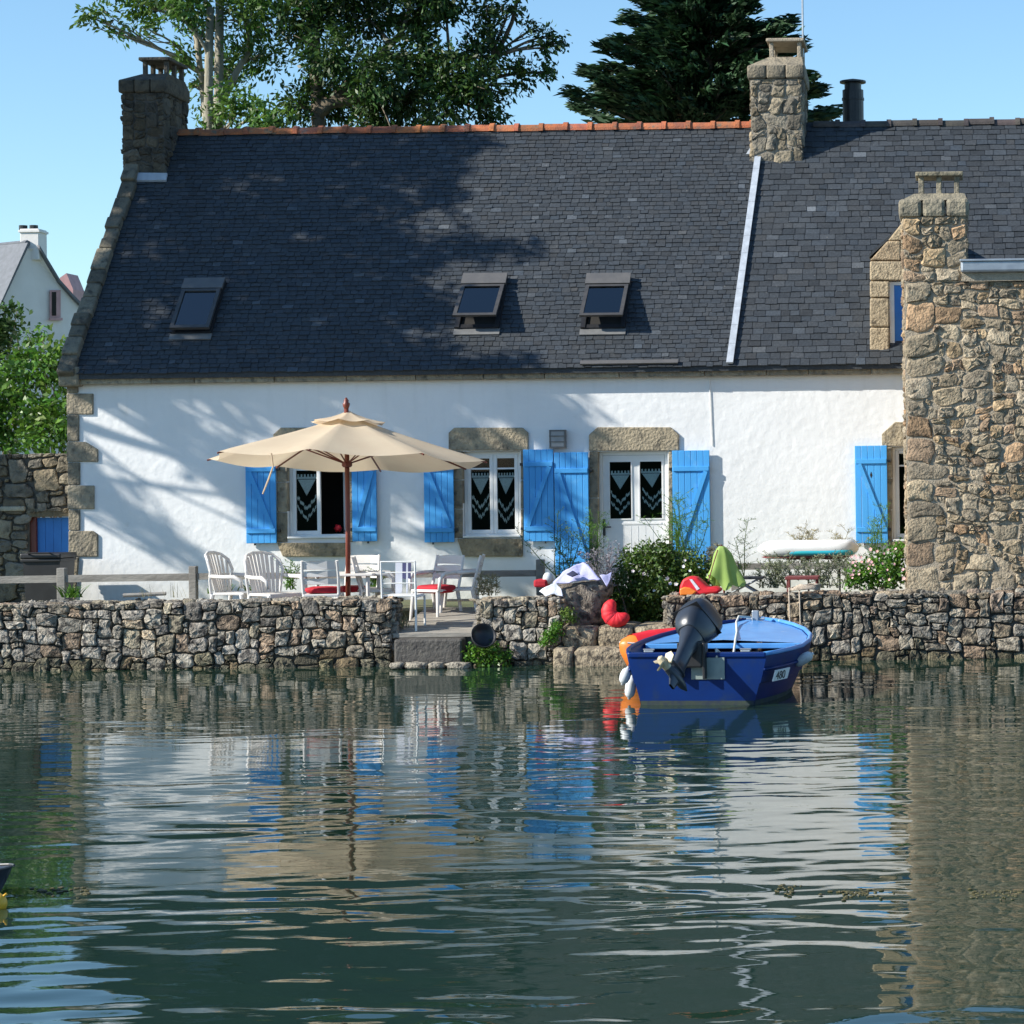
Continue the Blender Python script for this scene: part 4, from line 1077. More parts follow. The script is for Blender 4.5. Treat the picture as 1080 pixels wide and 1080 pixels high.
# off-frame tree whose shade falls on the left of the cottage
def shade_tree():
    rg = random.Random(77); clumps = []
    def back(T, t): v = Vector(T)+SUND*t; return v
    def roof_pt(px, py):
        Yv = 1.5
        for _ in range(25): Yv = Y_E+(PZ(px, py, Yv)-Z_E)/TAN
        return P(px, py, Yv)
    rp = [(215, 160, .7), (280, 165, .75), (350, 160, .75), (430, 155, .62), (500, 150, .35), (160, 220, .6), (240, 215, .75), (320, 220, .7), (400, 200, .6), (460, 178, .45), (150, 285, .40), (215, 275, .75),
          (290, 280, .75), (360, 285, .7), (430, 262, .65), (505, 262, .35), (550, 263, .20), (250, 335, .7), (320, 340, .75), (390, 335, .7), (450, 320, .5), (200, 340, .35), (140, 365, .5), (430, 375, .5), (340, 385, .7), (250, 385, .6), (190, 385, .5), (470, 205, .3), (500, 395, .4), (110, 340, .5), (185, 180, .6), (120, 310, .5), (260, 240, .5), (300, 310, .5), (370, 240, .55), (200, 240, .5), (400, 300, .5), (330, 190, .45)]
    for px, py, r in rp:
        t = rg.uniform(10.5, 13.5); clumps.append((back(roof_pt(px, py), t), (r*1.0, r, r*.85)))
    for c in (440, 325, 298, 205, 180, 105, 80, 25, -5, -35):
        x = 92.0
        while x < 605:
            y = c+.75*x+rg.uniform(-5, 5); lim = 590+.5*(y-400)
            if 398 < y < 625 and x < lim and rg.random() > .22:
                r = rg.uniform(.13, .22); clumps.append((back(P(x, y, 0), rg.uniform(11.5, 14)), (r, r, r*.8)))
            x += rg.uniform(26, 40)
    for px, py, r, Yc in [(150, 90, .55, 2.75), (160, 140, .6, 2.75), (140, 175, .5, 2.4), (115, 240, .5, 1.8), (98, 310, .5, 1.0), (85, 370, .28, .1), (15, 505, .36, .35), (40, 560, .34, .35), (0, 590, .4, .35)]:
        t = rg.uniform(10.5, 12.5); clumps.append((back(P(px, py, Yc), t), (r, r, r*.85)))
    b = Vector((-20.5, -2.1, .6))
    root, n = tree('shade_tree', 'big leafy tree on the land left of the frame shading the cottage', clumps, tuple(b),
         [(tuple(b), (-19.5, -1.9, 12.5), .34, .12), ((-20.2, -2.0, 6.0), (-16.5, -1.2, 12.2), .15, .06)],
         M['leafdark'], M['bark'], 131, .22, 1.15, None, .6, 1.35, .10, .42, 9, .5)
    return n
shade_tree()

# hedge tree behind the garden wall at the left
def bush(name, label, cat, clumps, base, leafm, seed, leaf=.06, dens=1.0, spread=.06, lo=.6, hi=1.4, stem=None, group=None, asp=.55, per=7):
    rg = np.random.default_rng(seed); rr = random.Random(seed)
    root = thing(name, label, cat, base, group); Cs, Ds = [], []
    st = MB()
    for (c, r) in clumps:
        ns = int(dens*5.5*(r[0]*r[1]*r[2])**(2/3)/leaf**2)
        o, d = clump_points(rg, c, r, max(5, ns), per, spread, .40); Cs.append(o); Ds.append(d)
        limb(st, (base[0]+rr.uniform(-.2, .2), base[1], base[2]), tuple(c), .02+.02*leaf, .006, rr, 5, .08)
    C = np.concatenate(Cs); D = np.concatenate(Ds)
    st.build('stem', M['bark'], root)
    leaf_cards('foliage', C, leaf*rg.uniform(.6, 1.35, len(C)), leafm, root, tints(rg, len(C), per, lo, hi), asp, seed, D, .5)
    return root, len(C)
YH = 2.2
def ch_(px, py, rpx, Y, sy=1.0, sx=1.0, ry=1.0):
    r = rpx/F*(CD+Y); return (tuple(P(px, py, Y)), (r*sx, r*ry, r*sy))
hc = [ch_(20, 400, 26, YH), ch_(50, 390, 26, YH), ch_(40, 430, 28, YH-.3), ch_(10, 440, 26, YH), ch_(62, 440, 20, YH), ch_(28, 372, 16, YH+.3), ch_(62, 370, 12, YH), ch_(70, 400, 16, YH+.2), ch_(5, 465, 22, YH), ch_(45, 462, 24, YH-.5), ch_(68, 465, 16, YH-.4), ch_(-25, 420, 40, YH), ch_(30, 355, 8, YH), ch_(45, 352, 5, YH), ch_(75, 430, 14, YH+.5)]
bush('leafy_shrub', 'bright green sunlit shrub above the old garden wall at left', 'shrub', hc, (PX(35, 480, YH), YH, .6), M['leafbright'], 301, .115, 1.0, .09)
dk = [ch_(4, 352, 16, 3.2), ch_(15, 345, 10, 3.2, .7), ch_(5, 328, 9, 3.2), ch_(18, 328, 6, 3.2, .6), ch_(-20, 350, 30, 3.2), ch_(3, 378, 10, 3.2)]
bush('leafy_shrub', 'dark green branch of a taller shrub in front of the far white house', 'shrub', dk, (PX(-25, 480, 3.2), 3.2, .6), M['leafdark'], 302, .11, 1.1, .08, .7, 1.6)

# ---------------------------------------------------------------- garden wall, blue door, bin at the left
YG = .35
gw = thing('garden_wall', 'old dark rubble garden wall at the left of the cottage', 'stone wall', (PX(30, 600, YG), YG+.2, .5))
xg_ = X0H-.02; zgt = PZ(40, 478, YG)
mb = MB(); dx0, dx1 = PX(37, 590, YG), PX(71, 590, YG); dz1 = PZ(54, 546, YG)
rubble(mb, (-16.5, YG, .4), (1, 0, 0), (0, 0, 1), (0, -1, 0), xg_+16.5, zgt-.4, .08, SZ+((5, 4), (6, 3), (4, 4)), .05, .02, (3, 5), .06,
       lambda u, v: not (dx0-.09 < u-16.5 < dx1+.3 and v+.4 < dz1+.14), PAL_CHIM, 71, (.45, .95))  # stone tint kept low, tree shade included in the colour
mb.rbox(PX(0, 540, YG-.06), PX(26, 540, YG-.06), YG-.07, YG+.2, PZ(13, 539, YG), PZ(13, 534, YG), .02, (1.5, 1.5, 1.45))
mb.rbox(dx0-.12, xg_, YG-.02, YG+.25, dz1+.012, dz1+.14, .02, (.6, .55, .45))
smooth_by_angle(mb.build('stone_facing', M['granite'], gw), 38)
cb = MB(); cb.box(-16.5, dx0-.09, YG+.012, YG+.45, .4, zgt-.01); cb.box(dx0-.09, xg_, YG+.012, YG+.45, dz1+.02, zgt-.01); cb.build('wall_core', M['quayback'], gw)
dd = MB()
n = 4
for i in range(n): dd.rbox(dx0+(dx1-dx0)*i/n+.001, dx0+(dx1-dx0)*(i+1)/n-.001, YG+.10, YG+.14, .5, dz1, .004)
dd.box(dx0, dx1, YG+.085, YG+.0995, dz1-.62, dz1-.54)
ddo = dd.build('door', M['bluepaint'], gw)
df = MB(); df.box(dx0-.085, dx0-.002, YG+.05, YG+.2, .5, dz1+.008); df.build('door_frame', M['redwood'], ddo)

yb_ = -.6
bn = thing('wheeled_bin', 'charcoal plastic bin with open dark lid below the blue garden door', 'bin', (PX(52, 630, yb_), yb_, .55))
x0, x1 = PX(33, 600, yb_), PX(72, 600, yb_); z1 = PZ(52, 583, yb_)
mb = MB(); mb.add([(x0+.03, yb_-.28, .55), (x1-.03, yb_-.28, .55), (x1-.03, yb_+.22, .55), (x0+.03, yb_+.22, .55), (x0, yb_-.32, z1-.08), (x1, yb_-.32, z1-.08), (x1, yb_+.27, z1-.08), (x0, yb_+.27, z1-.08)],
       [(3, 2, 1, 0), (0, 1, 5, 4), (1, 2, 6, 5), (2, 3, 7, 6), (3, 0, 4, 7), (4, 5, 6, 7)]); mb.rbox(x0-.02, x1+.02, yb_-.35, yb_+.28, z1-.12, z1-.075, .012)
mb.build('bin_body', M['bin'], bn)
ld = MB(); ld.rbox(x0-.025, x1+.025, yb_-.36, yb_+.29, z1-.07, z1, .025); ld.tube([(x0+.1, yb_-.35, z1-.01), (x0+.12, yb_-.40, z1+.01), (x1-.12, yb_-.40, z1+.01), (x1-.1, yb_-.35, z1-.01)], .012, 6); ld.build('lid', M['black'], bn)

# ---------------------------------------------------------------- far white house
def far_house():
    Y = 38.0; k = (CD+Y)/F
    ap = P(34, 262, Y); fr = P(-8, 345, Y); bk = P(92, 328, Y)
    zg = .6
    root = thing('distant_house', 'distant pale gabled house with white chimney beyond the shrub', 'house', (ap.x, Y, zg))
    # gable runs from near-left (fr) to far-right (bk): give it depth
    F_ = Vector((fr.x*(CD+Y-1.2)/(CD+Y), Y-1.2, fr.z)); B_ = Vector((bk.x*(CD+Y+1.6)/(CD+Y), Y+1.6, bk.z)); A_ = Vector((ap.x, Y, ap.z))
    mb = MB(); rd_ = Vector((-9.0, 6.0, 0))
    # curved right verge
    mid = A_.lerp(B_, .45)+Vector((0, 0, -.14)); q3 = A_.lerp(B_, .72)+Vector((0, 0, -.10))
    pts = [Vector((F_.x, F_.y, zg)), Vector((B_.x, B_.y, zg)), B_, q3, mid, A_+Vector((.12, .05, 0)), A_-Vector((.12, .05, 0)), F_]
    mb.prism(pts, rd_*.97); mb.build('wall', M['farwall'], root)
    rf = MB(); n_ = Vector((-.05, -.18, .12))
    o_ = Vector((.12, -.08, 0))
    A2 = A_+Vector((-.12, -.05, 0))
    rf.prism([F_+o_+n_*.3+Vector((0, -.2, -.15)), A2+o_*.8+n_*.5, A2+rd_+n_*.5, F_+rd_+n_*.3+Vector((0, -.2, -.15))], (0, -.02, .10))
    prev = A_+Vector((.12, .05, 0))
    for q in (mid, q3, B_):
        rf.prism([prev+o_, q+o_, q+rd_, prev+rd_], (0, 0, .10)); prev = q
    rf.tube([A2+Vector((0, 0, .16)), A2+rd_+Vector((0, 0, .16))], .10, 6)
    rf.build('roof', M['farslate'], root)
    c = MB(); w_ = 12*k
    c.rbox(ap.x-w_*1.1, ap.x+w_*.55, Y+.03, Y+.7, ap.z-.35, PZ(29, 241, Y), .02); c.rbox(ap.x-w_*1.1-.04, ap.x+w_*.55+.04, Y-.01, Y+.74, PZ(29, 245, Y), PZ(29, 242.5, Y), .01)
    co = c.build('chimney', M['farwall'], root)
    pt = MB(); pt.lathe([(.13, PZ(29, 242, Y)), (.13, PZ(29, 237, Y))], (ap.x-.35, Y+.2, 0), 10); pt.lathe([(.13, PZ(29, 242, Y)), (.13, PZ(29, 237, Y))], (ap.x-.02, Y+.2, 0), 10); pt.build('chimney_pot', M['black'], co)
    # window on the gable plane
    ux = (B_-F_); ux.z = 0; ux.normalize(); nn = Vector((ux.y, -ux.x, 0))
    def on(px, py, d):
        # intersect the pixel ray with the gable plane
        o = Vector((0, -CD, CZ)); dr = P(px, py, Y)-o; t = (F_-o).dot(nn)/dr.dot(nn); return o+dr*t+nn*d
    wn = MB(); wn.prism([on(52, 335, .02), on(63, 335, .02), on(63, 306, .02), on(52, 306, .02)], nn*.03); wo = wn.build('window', M['pink'], root)
    p2 = MB(); p2.prism([on(53.6, 333, .055), on(58, 333, .055), on(58, 308, .055), on(53.6, 308, .055)], nn*.01); p2.build('pane', M['interior_shade'], wo)
    s_ = MB(); s_.prism([on(51, 338, .02), on(64, 338, .02), on(64, 335.4, .02), on(51, 335.4, .02)], nn*.08); s_.build('sill', M['pink'], wo)
    dmr = MB(); d0 = P(66, 312, Y+3); 
    dmr.prism([P(63, 316, Y+3.0), P(77, 316, Y+3.0), P(77, 305, Y+3.0), P(70, 288, Y+3.0), P(63, 293, Y+3.0)], (0, 1.0, 0)); dmr.build('dormer', M['pink'], root)
far_house()

# ---------------------------------------------------------------- timber fence
def fence(label, posts, z_top_off, rail, Y):
    root = thing('post_and_rail_fence', label, 'fence', (P(posts[0][0], 610, Y).x, Y, .5))
    for (px, w_, py) in posts:
        a, b = PX(px-w_/2, py, Y), PX(px+w_/2, py, Y); mb = MB(); mb.rbox(a, b, Y-.06, Y+.05, .45, PZ(px, py, Y), .01); mb.build('post', M['wood'], root)
    for (xa, ya, xb, yb2, th) in rail:
        a, b = P(xa, ya, Y), P(xb, yb2, Y); mb = MB(); n = 5
        for i in range(1):
            mb.prism([(a.x, Y-.04, a.z-th/2), (b.x, Y-.04, b.z-th/2), (b.x, Y-.04, b.z+th/2), (a.x, Y-.04, a.z+th/2)], (0, .05, 0))
        mb.build('rail', M['wood'], root)
YF = -1.9
fence('weathered grey post and rail fence behind the white chairs', [(65.5, 9, 599), (204, 8, 597), (570, 8.5, 590)], 0, [(-30, 612, 61, 610.5, .10), (70.2, 610.3, 199.6, 608.5, .10), (208.4, 608, 565.4, 604.5, .09)], YF)
fence('weathered grey fence rail low behind the weeds under the paddle board', [(775, 8, 592), (935, 8, 590)], 0, [(779.4, 597.5, 930.4, 596.5, .09)], -1.7)

# ---------------------------------------------------------------- parasol
def parasol():
    Y = -3.4; b = P(367, 640, Y); k = (CD+Y)/F
    root = thing('parasol', 'open cream canvas parasol on a red brown wooden pole', 'parasol', (b.x, Y, .48))
    top = P(366, 428, Y); xc = P(366, 490, Y).x; zc = P(366, 485, Y).z
    pl = MB(); pl.tube([(b.x, Y, .48), (P(367, 560, Y).x, Y, P(367, 560, Y).z), (xc, Y, top.z)], [.033, .033, .03], 12); pl.build('pole', M['redwood'], root, True)
    R = 146*k; H = P(366, 438, Y).z-zc
    tilt = Matrix.Rotation(math.radians(-4.2), 4, 'X') @ Matrix.Rotation(math.radians(1.2), 4, 'Y')
    T = Matrix.Translation((xc, Y, zc)) @ tilt
    def canopy(R, H, z_off, n, rings, sag, r0=0.02, drop=1.0, scal=.06):
        vs = []; fs = []; per = 8; N = n*per
        for j in range(rings+1):
            t = r0+(1-r0)*j/rings
            for i in range(N):
                a = 2*math.pi*i/N; q = (i % per)/per
                edge = math.cos(math.pi/n)/math.cos(((a % (2*math.pi/n))-math.pi/n))
                bow = math.sin(math.pi*q)
                r = R*t*(edge if True else 1)*(1-.035*bow*t*t)
                z = H*(1-t)**.92*drop - sag*bow*t*(1-t)*1.2 - scal*bow*t**4 - .03*math.sin(math.pi*t)
                vs.append(T @ Vector((r*math.cos(a), r*math.sin(a), z+z_off)))
        for j in range(rings):
            for i in range(N):
                i2 = (i+1) % N
                fs.append((j*N+i, (j+1)*N+i, (j+1)*N+i2, j*N+i2))
        return vs, fs
    mb = MB(); v, f_ = canopy(R, H, 0, 8, 12, .10); mb.add(v, f_)
    co = mb.build('canopy', M['canvas'], root, True)
    mb = MB(); v, f_ = canopy(R*.27, H*.26, H*.77+.05, 8, 4, .02, .02, 1.0, .03); mb.add(v, f_); mb.build('vent_cap', M['canvas'], co, True)
    fn = MB(); z = top.z; fn.lathe([(.03, z-.04), (.045, z), (.05, z+.03), (.03, z+.05), (.035, z+.07), (.01, z+.11)], (xc, Y, 0), 12); fn.build('finial', M['redwood'], root, True)
    for i in range(8):
        a = 2*math.pi*i/8; rb = MB(); pts = []
        for j in range(6):
            t = .05+.96*j/5; pts.append(T @ Vector((R*t*math.cos(a), R*t*math.sin(a), H*(max(0, 1-t))**.92-.03*math.sin(math.pi*min(1, t))-.022)))
        rb.tube(pts, .012, 6)
        hub = T @ Vector((0, 0, -.06)); m_ = T @ Vector((R*.5*math.cos(a), R*.5*math.sin(a), H*.53-.05)); rb.tube([hub+(m_-hub)*.05, m_], .010, 6)
        rb.build('rib', M['redwood'], root)
    hb = MB(); hb.lathe([(.05, -.10), (.07, -.08), (.07, -.03), (.05, -.02)], tuple(T @ Vector((0, 0, 0))), 12); hb.build('hub', M['redwood'], root)
    st = MB(); e = P(286, 478, Y-1.6); st.tube([e, P(288, 492, Y-1.6), P(283, 506, Y-1.6), P(277, 521, Y-1.6)], [.014, .012, .014, .010], 6); st.build('tie_strap', M['canvas'], root)
    bs = MB(); bs.lathe([(.28, .48), (.28, .54), (.10, .58), (.05, .75)], (b.x, Y, 0), 20); bs.build('base', M['concrete'], root)
parasol()

# ---------------------------------------------------------------- garden furniture
def chair_fan(label):
    "high-backed resin armchair with a rounded slatted back"
    r = thing('garden_armchair', label, 'chair', (0, 0, 0), 'white garden chairs around the parasol')
    s = MB(); s.rbox(-.25, .25, -.24, .24, .40, .435, .015)
    s.rbox(-.25, .25, -.255, -.235, .36, .43, .008); s.build('seat', M['plastic'], r, local=True)
    bk = MB(); n = 9
    for i in range(n):
        u = (i-(n-1)/2)/((n-1)/2); x0 = u*.185; x1 = u*.255; ht = .44+.10*(1-u*u)
        y0 = .21-.03*u*u; y1 = .36-.10*u*u
        pts = [(x0-.019, y0, .42), (x0+.019, y0, .42), (x1+.022, y1, .42+ht), (x1-.022, y1, .42+ht)]
        bk.prism(pts, (0, .016, .004))
    bk.tube([(-.29, .20, .72), (-.27, .25, .86), (-.20, .32, .935), (-.08, .36, .965), (.08, .36, .965), (.20, .32, .935), (.27, .25, .86), (.29, .20, .72)], .020, 8)
    for s_ in (-1, 1): bk.tube([(s_*.24, .22, .40), (s_*.275, .22, .60), (s_*.29, .20, .74)], .020, 8)
    bk.build('backrest', M['plastic'], r, local=True)
    for s_ in (-1, 1):
        a = MB(); a.tube([(s_*.285, .22, .66), (s_*.30, .05, .645), (s_*.305, -.15, .645), (s_*.295, -.24, .60), (s_*.28, -.25, .50)], [.022, .028, .030, .026, .022], 8); a.build('armrest', M['plastic'], r, True, local=True)
        for y, yy in ((-.22, -.27), (.20, .27)):
            l = MB(); l.tube([(s_*.24, y, .41), (s_*.275, yy, 0)], [.03, .018], 8); l.build('leg', M['plastic'], r, local=True)
    return r
def chair_slat(label, arms=True):
    "resin chair with a low back of three wide slats"
    r = thing('garden_chair', label, 'chair', (0, 0, 0), 'white garden chairs around the parasol')
    s = MB(); s.rbox(-.23, .23, -.23, .23, .40, .435, .015); s.build('seat', M['plastic'], r, local=True)
    bk = MB()
    def at(z): return .20+(z-.42)*.26
    for z0, z1 in ((.56, .64), (.66, .74), (.76, .87)):
        bk.prism([(-.215, at(z0)-.012, z0), (-.10, at(z0)+.012, z0), (.10, at(z0)+.012, z0), (.215, at(z0)-.012, z0), (.215, at(z1)-.012, z1-.008), (.10, at(z1)+.012, z1), (-.10, at(z1)+.012, z1), (-.215, at(z1)-.012, z1-.008)][:8], (0, .016, .004))
    for s_ in (-1, 1): bk.tube([(s_*.225, at(.40), .40), (s_*.23, at(.66), .66), (s_*.222, at(.88), .875)], .020, 8)
    bk.build('backrest', M['plastic'], r, local=True)
    for s_ in (-1, 1):
        if arms:
            a = MB(); a.tube([(s_*.23, at(.66), .66), (s_*.27, .05, .65), (s_*.27, -.14, .645), (s_*.26, -.21, .58), (s_*.245, -.22, .42)], [.020, .026, .028, .024, .020], 8); a.build('armrest', M['plastic'], r, True, local=True)
        for y, yy in ((-.20, -.24), (.20, .27)):
            l = MB(); l.tube([(s_*.21, y, .41), (s_*.235, yy, 0)], [.028, .018], 8); l.build('leg', M['plastic'], r, local=True)
    return r
def chair_tube(label):
    r = thing('metal_chair', label, 'chair', (0, 0, 0), 'white garden chairs around the parasol')
    fr = MB()
    fr.tube([(-.22, .22, 0), (-.22, .215, .45), (-.22, .24, .90), (.22, .24, .90), (.22, .215, .45), (.22, .22, 0)], .015, 8); 
    for z in (.62, .76): fr.tube([(-.22, .222, z), (.22, .222, z)], .008, 6)
    fr.build('backrest', M['white'], r, local=True)
    for s_ in (-1, 1):
        l = MB(); l.tube([(s_*.22, .21, .44), (s_*.22, -.22, .44), (s_*.22, -.23, 0)], .015, 8); l.build('leg', M['white'], r, local=True)
    s = MB(); s.rbox(-.215, .215, -.21, .20, .445, .465, .008); s.build('seat', M['white'], r, local=True)
    return r
def put(o, px, py_, Y, yaw, z=.48):
    o.location = (PX(px, 600, Y), Y, z); o.rotation_euler = (0, 0, yaw); return o
R_ = math.radians
# unrotated chairs face -Y (towards the water); yaw 90 deg turns the sitter to face +X
put(chair_fan('white slatted armchair with a rounded high back, leftmost of all the chairs'), 248, 0, -3.3, R_(78))
c2 = put(copy_tree([o for o in bpy.data.objects if o.name == 'garden_armchair'][0]), 289, 0, -3.7, R_(52))
c2['label'] = 'white rounded high-backed armchair, second from left, turned towards the water'
put(chair_slat('white slatted chair seen from behind with a red cushion, left of the parasol pole', False), 341, 0, -4.0, R_(186))
s1 = [o for o in bpy.data.objects if o.name == 'garden_chair'][0]
def again(label, px, Y, yaw):
    c = put(copy_tree(s1), px, 0, Y, yaw); c['label'] = label; return c
again('white slatted chair facing the water just behind the parasol pole', 376, -2.7, R_(-4))
s2 = put(chair_slat('white slatted armchair with a dark red cushion, turned sideways to the water', True), 459, 0, -3.2, R_(-28))
c = put(copy_tree(s2), 484, 0, -2.95, R_(-84)); c['label'] = 'white armchair seen in profile, rightmost of the chairs, back leaning right'
c = put(copy_tree(s2), 398, 0, -3.05, R_(100)); c['label'] = 'white armchair between the parasol pole and the tubular chair'
put(chair_tube('thin white tubular metal chair standing on the slipway boards with a towel over it'), 425, 0, -4.35, R_(178), .44)

def table():
    Y = -3.1; x0, x1 = PX(322, 604, Y), PX(400, 604, Y); zt_ = PZ(360, 604, Y)
    r = thing('garden_table', 'white rectangular garden table among the chairs under the parasol', 'table', ((x0+x1)/2, Y, .48))
    t = MB(); t.rbox(x0, x1, Y-.38, Y+.38, zt_-.035, zt_, .012); t.build('tabletop', M['plastic'], r)
    for x in (x0+.08, x1-.08):
        for y in (Y-.3, Y+.3):
            l = MB(); l.tube([(x, y, zt_-.035), (x, y, .48)], [.03, .022], 8); l.build('leg', M['plastic'], r)
table()
def cushion(label, px, py, wpx, hpx, Y, yaw=0, d=.40):
    k = (CD+Y)/F; c = P(px, py, Y); mb = MB()
    mb.blob((0, 0, 0), (wpx*k/2, d/2, hpx*k/2), 20, 10, .04, px, sq=.45, M=Matrix.Rotation(yaw, 3, 'Z').to_4x4())
    mb.v = [tuple(Vector(v)+c) for v in mb.v]
    o = mb.build('cushion', M['redcush'], smooth=True); tag(o, label, 'cushion', 'red seat cushions'); return o
cushion('bright red seat cushion on the chair left of the parasol pole', 342, 622, 36, 7, -4.0)
cushion('small piece of red cushion right behind the parasol pole', 371, 621, 26, 7, -2.75)
cushion('dark red seat cushion on the armchair right of the tubular chair', 460, 621, 36, 9, -3.2, R_(-28))
# towel on the tubular chair
mb = MB(); Y = -4.08
for i, (a, b, m_) in enumerate(((417, 424, 0), (424.3, 428, 1), (428.3, 430, 0), (430.3, 433, 1))):
    mb.prism([P(a, 627 if not m_ else 610, Y-.02), P(b, 625 if not m_ else 611, Y-.02), P(b+.5, 593.5, Y-.02), P(a, 593.5, Y-.02)], (0, .015, 0), (1, 1, 1) if not m_ else (.12, .12, .25))
tw = mb.build('towel', mat('striped_towel', (.62, .64, .70), .9, (.55, .57, .64), 8, tint=True)); tag(tw, 'pale towel with navy stripes hanging over the tubular chair back', 'towel')

# ---------------------------------------------------------------- slipway, step block, boards
sp = thing('slipway', 'sloping weathered wooden slipway in the gap of the quay wall', 'slipway', ((xg0+xg1)/2, QY+.7, .3))
a0, a1 = P(412, 668, QY), P(518, 668, QY)
n = 9; yA, zA, yB, zB = QY-.02, .42, -2.75, .64
mb = MB()
for i in range(n):
    t0, t1 = i/n, (i+1)/n-.012
    y0, z0, y1, z1 = yA+(yB-yA)*t0, zA+(zB-zA)*t0, yA+(yB-yA)*t1, zA+(zB-zA)*t1; k = RNG.uniform(.85, 1.12)
    mb.prism([(xg0+.01, y0, z0), (xg0+.01, y1, z1), (xg0+.01, y1, z1-.05), (xg0+.01, y0, z0-.05)], (xg1-xg0+.12, 0, 0), (k, k, k))
mb.build('boards', M['planks'], sp)
mb = MB(); mb.box(xg0+.02, xg1+.1, QY+.02, -2.82, -1, .36); mb.build('footing', M['concrete'], sp)
bl = MB(); bl.rbox(PX(416, 690, QY-.25), PX(488, 690, QY-.25), QY-.28, QY+.01, -.1, PZ(450, 674, QY-.28), .03)
o = bl.build('step_block', M['concrete'], smooth=False); tag(o, 'dark wet concrete block below the wooden slipway at the waterline', 'block')
mb = MB()
for a, b in ((412, 427), (427.5, 452), (452.5, 470), (471, 497)):
    mb.blob(P((a+b)/2, 702, QY-.42), ((b-a)/2/82, .12, .045), 14, 8, .12, a, sq=.6, t=(1.1, 1.1, 1.05))
o = mb.build('kerb_stones', M['quaystone'], smooth=True); tag(o, 'row of pale low stones at the waterline under the slipway', 'stones')
mb = MB(); mb.lathe([(.02, .0), (.14, .01), (.165, .10), (.152, .10), (.13, .025), (.02, .018)], (0, 0, 0), 20, M=(Matrix.Rotation(R_(62), 3, 'X') @ Matrix.Rotation(R_(25), 3, 'Y')).to_4x4())
c = P(508, 673, QY-.28); mb.v = [tuple(Vector(v)+c) for v in mb.v]
o = mb.build('bucket', M['black'], smooth=True); tag(o, 'black round tub lying on its side right of the slipway', 'tub')
mb = MB(); mb.rbox(-.28, .28, -.05, .05, 0, .03, .01); c = P(494, 634, -3.2); mb.v = [tuple(Vector(v)+c) for v in mb.v]
o = mb.build('driftwood_plank', M['mortar']); tag(o, 'pale thin board lying at the top of the slipway', 'board')
mb = MB(); mb.tube([P(130, 628, -4.45), P(175, 626, -4.42)], .025, 8); o = mb.build('timber_offcut', M['wood']); tag(o, 'grey timber offcut lying on the left quay wall', 'board')

# ---------------------------------------------------------------- steps and boulder
ss = thing('stone_steps', 'two broad worn stone steps going down into the water', 'steps', (PX(640, 690, QY), QY, 0))
def slab(name, blocks, yf, yb2, z0, z1, seed):
    mb = MB()
    for i, (a, b) in enumerate(blocks):
        xa, xb = PX(a, 680, yf), PX(b, 680, yf); rg = random.Random(seed+i); k = rg.uniform(.85, 1.15)
        mb.blob(((xa+xb)/2, (yf+yb2)/2, (z0+z1)/2), ((xb-xa)/2, (yb2-yf)/2, (z1-z0)/2), 28, 14, .05, seed+i, (k*1.1, k*1.0, k*.82), sq=.30)
    return mb.build(name, M['quaystone'], ss, True)
slab('step', [(582, 604), (603, 668), (667, 725)], QY-.45, QY+.25, -.12, .235, 3)
slab('step', [(591, 630), (629, 668), (667, 722)], QY-.10, QY+1.0, .16, .49, 7)
mb = MB(); mb.box(PX(592, 690, QY)+.02, xr0-.02, QY+.2, -2.7, -1, .20); mb.build('footing', M['concrete'], ss)
mb = MB(); mb.blob(P(609, 643, -4.2), (.38, .36, .34), 26, 16, .12, 4, (.62, .58, .55), sq=.55)
mb.blob(P(625, 622, -4.2), (.26, .25, .12), 20, 10, .15, 9, (.7, .66, .62), sq=.6); mb.blob(P(597, 634, -4.4), (.2, .2, .16), 20, 10, .15, 12, (.8, .78, .72), sq=.6)
o = mb.build('boulder', M['quaystone'], smooth=True); tag(o, 'big dark boulder above the steps with washing spread over it', 'boulder')

# clothes spread on the boulder
def cloth(name, label, outline, Y, m, seed, amp=.05, back=.18):
    "draped cloth: a wrinkled sheet over an outline, top edge leaning back"
    rg = random.Random(seed); pts = [P(a, b, Y) for a, b in outline]
    c = sum(pts, Vector())/len(pts); zt2 = max(p.z for p in pts); zb2 = min(p.z for p in pts)
    mb = MB(); rings = 7; n = len(pts)*3; ring0 = []
    for i in range(len(pts)):
        for q in range(3): ring0.append(pts[i].lerp(pts[(i+1) % len(pts)], q/3))
    vs = []
    for j in range(rings):
        t = 1-j/rings
        for p in ring0:
            v = c.lerp(p, t); lean = (v.z-zb2)/(zt2-zb2+1e-6)
            v = v+Vector((0, back*lean+amp*.8*(math.sin(v.x*21+seed+v.z*9)+.6*math.sin(v.z*27-v.x*15+seed)), amp*.3*math.sin(v.x*50)))
            vs.append(v)
    vs.append(c+Vector((0, back*.5, 0)))
    fs = [(j*n+i, j*n+(i+1) % n, (j+1)*n+(i+1) % n, (j+1)*n+i) for j in range(rings-1) for i in range(n)]+[((rings-1)*n+i, (rings-1)*n+(i+1) % n, rings*n) for i in range(n)]
    mb.add(vs, fs); o = mb.build(name, m, smooth=True)
    md = o.modifiers.new('thick', 'SOLIDIFY'); md.thickness = .012
    return tag(o, label, 'clothing', 'washing drying on the boulder')
cloth('garment', 'lavender blue shirt spread to dry on top of the boulder', [(583, 615), (592, 604), (602, 598), (612, 594), (620, 598), (628, 607), (634, 612), (622, 612), (608, 613), (596, 616)], -4.5, M['lav'], 3, .02, .22)
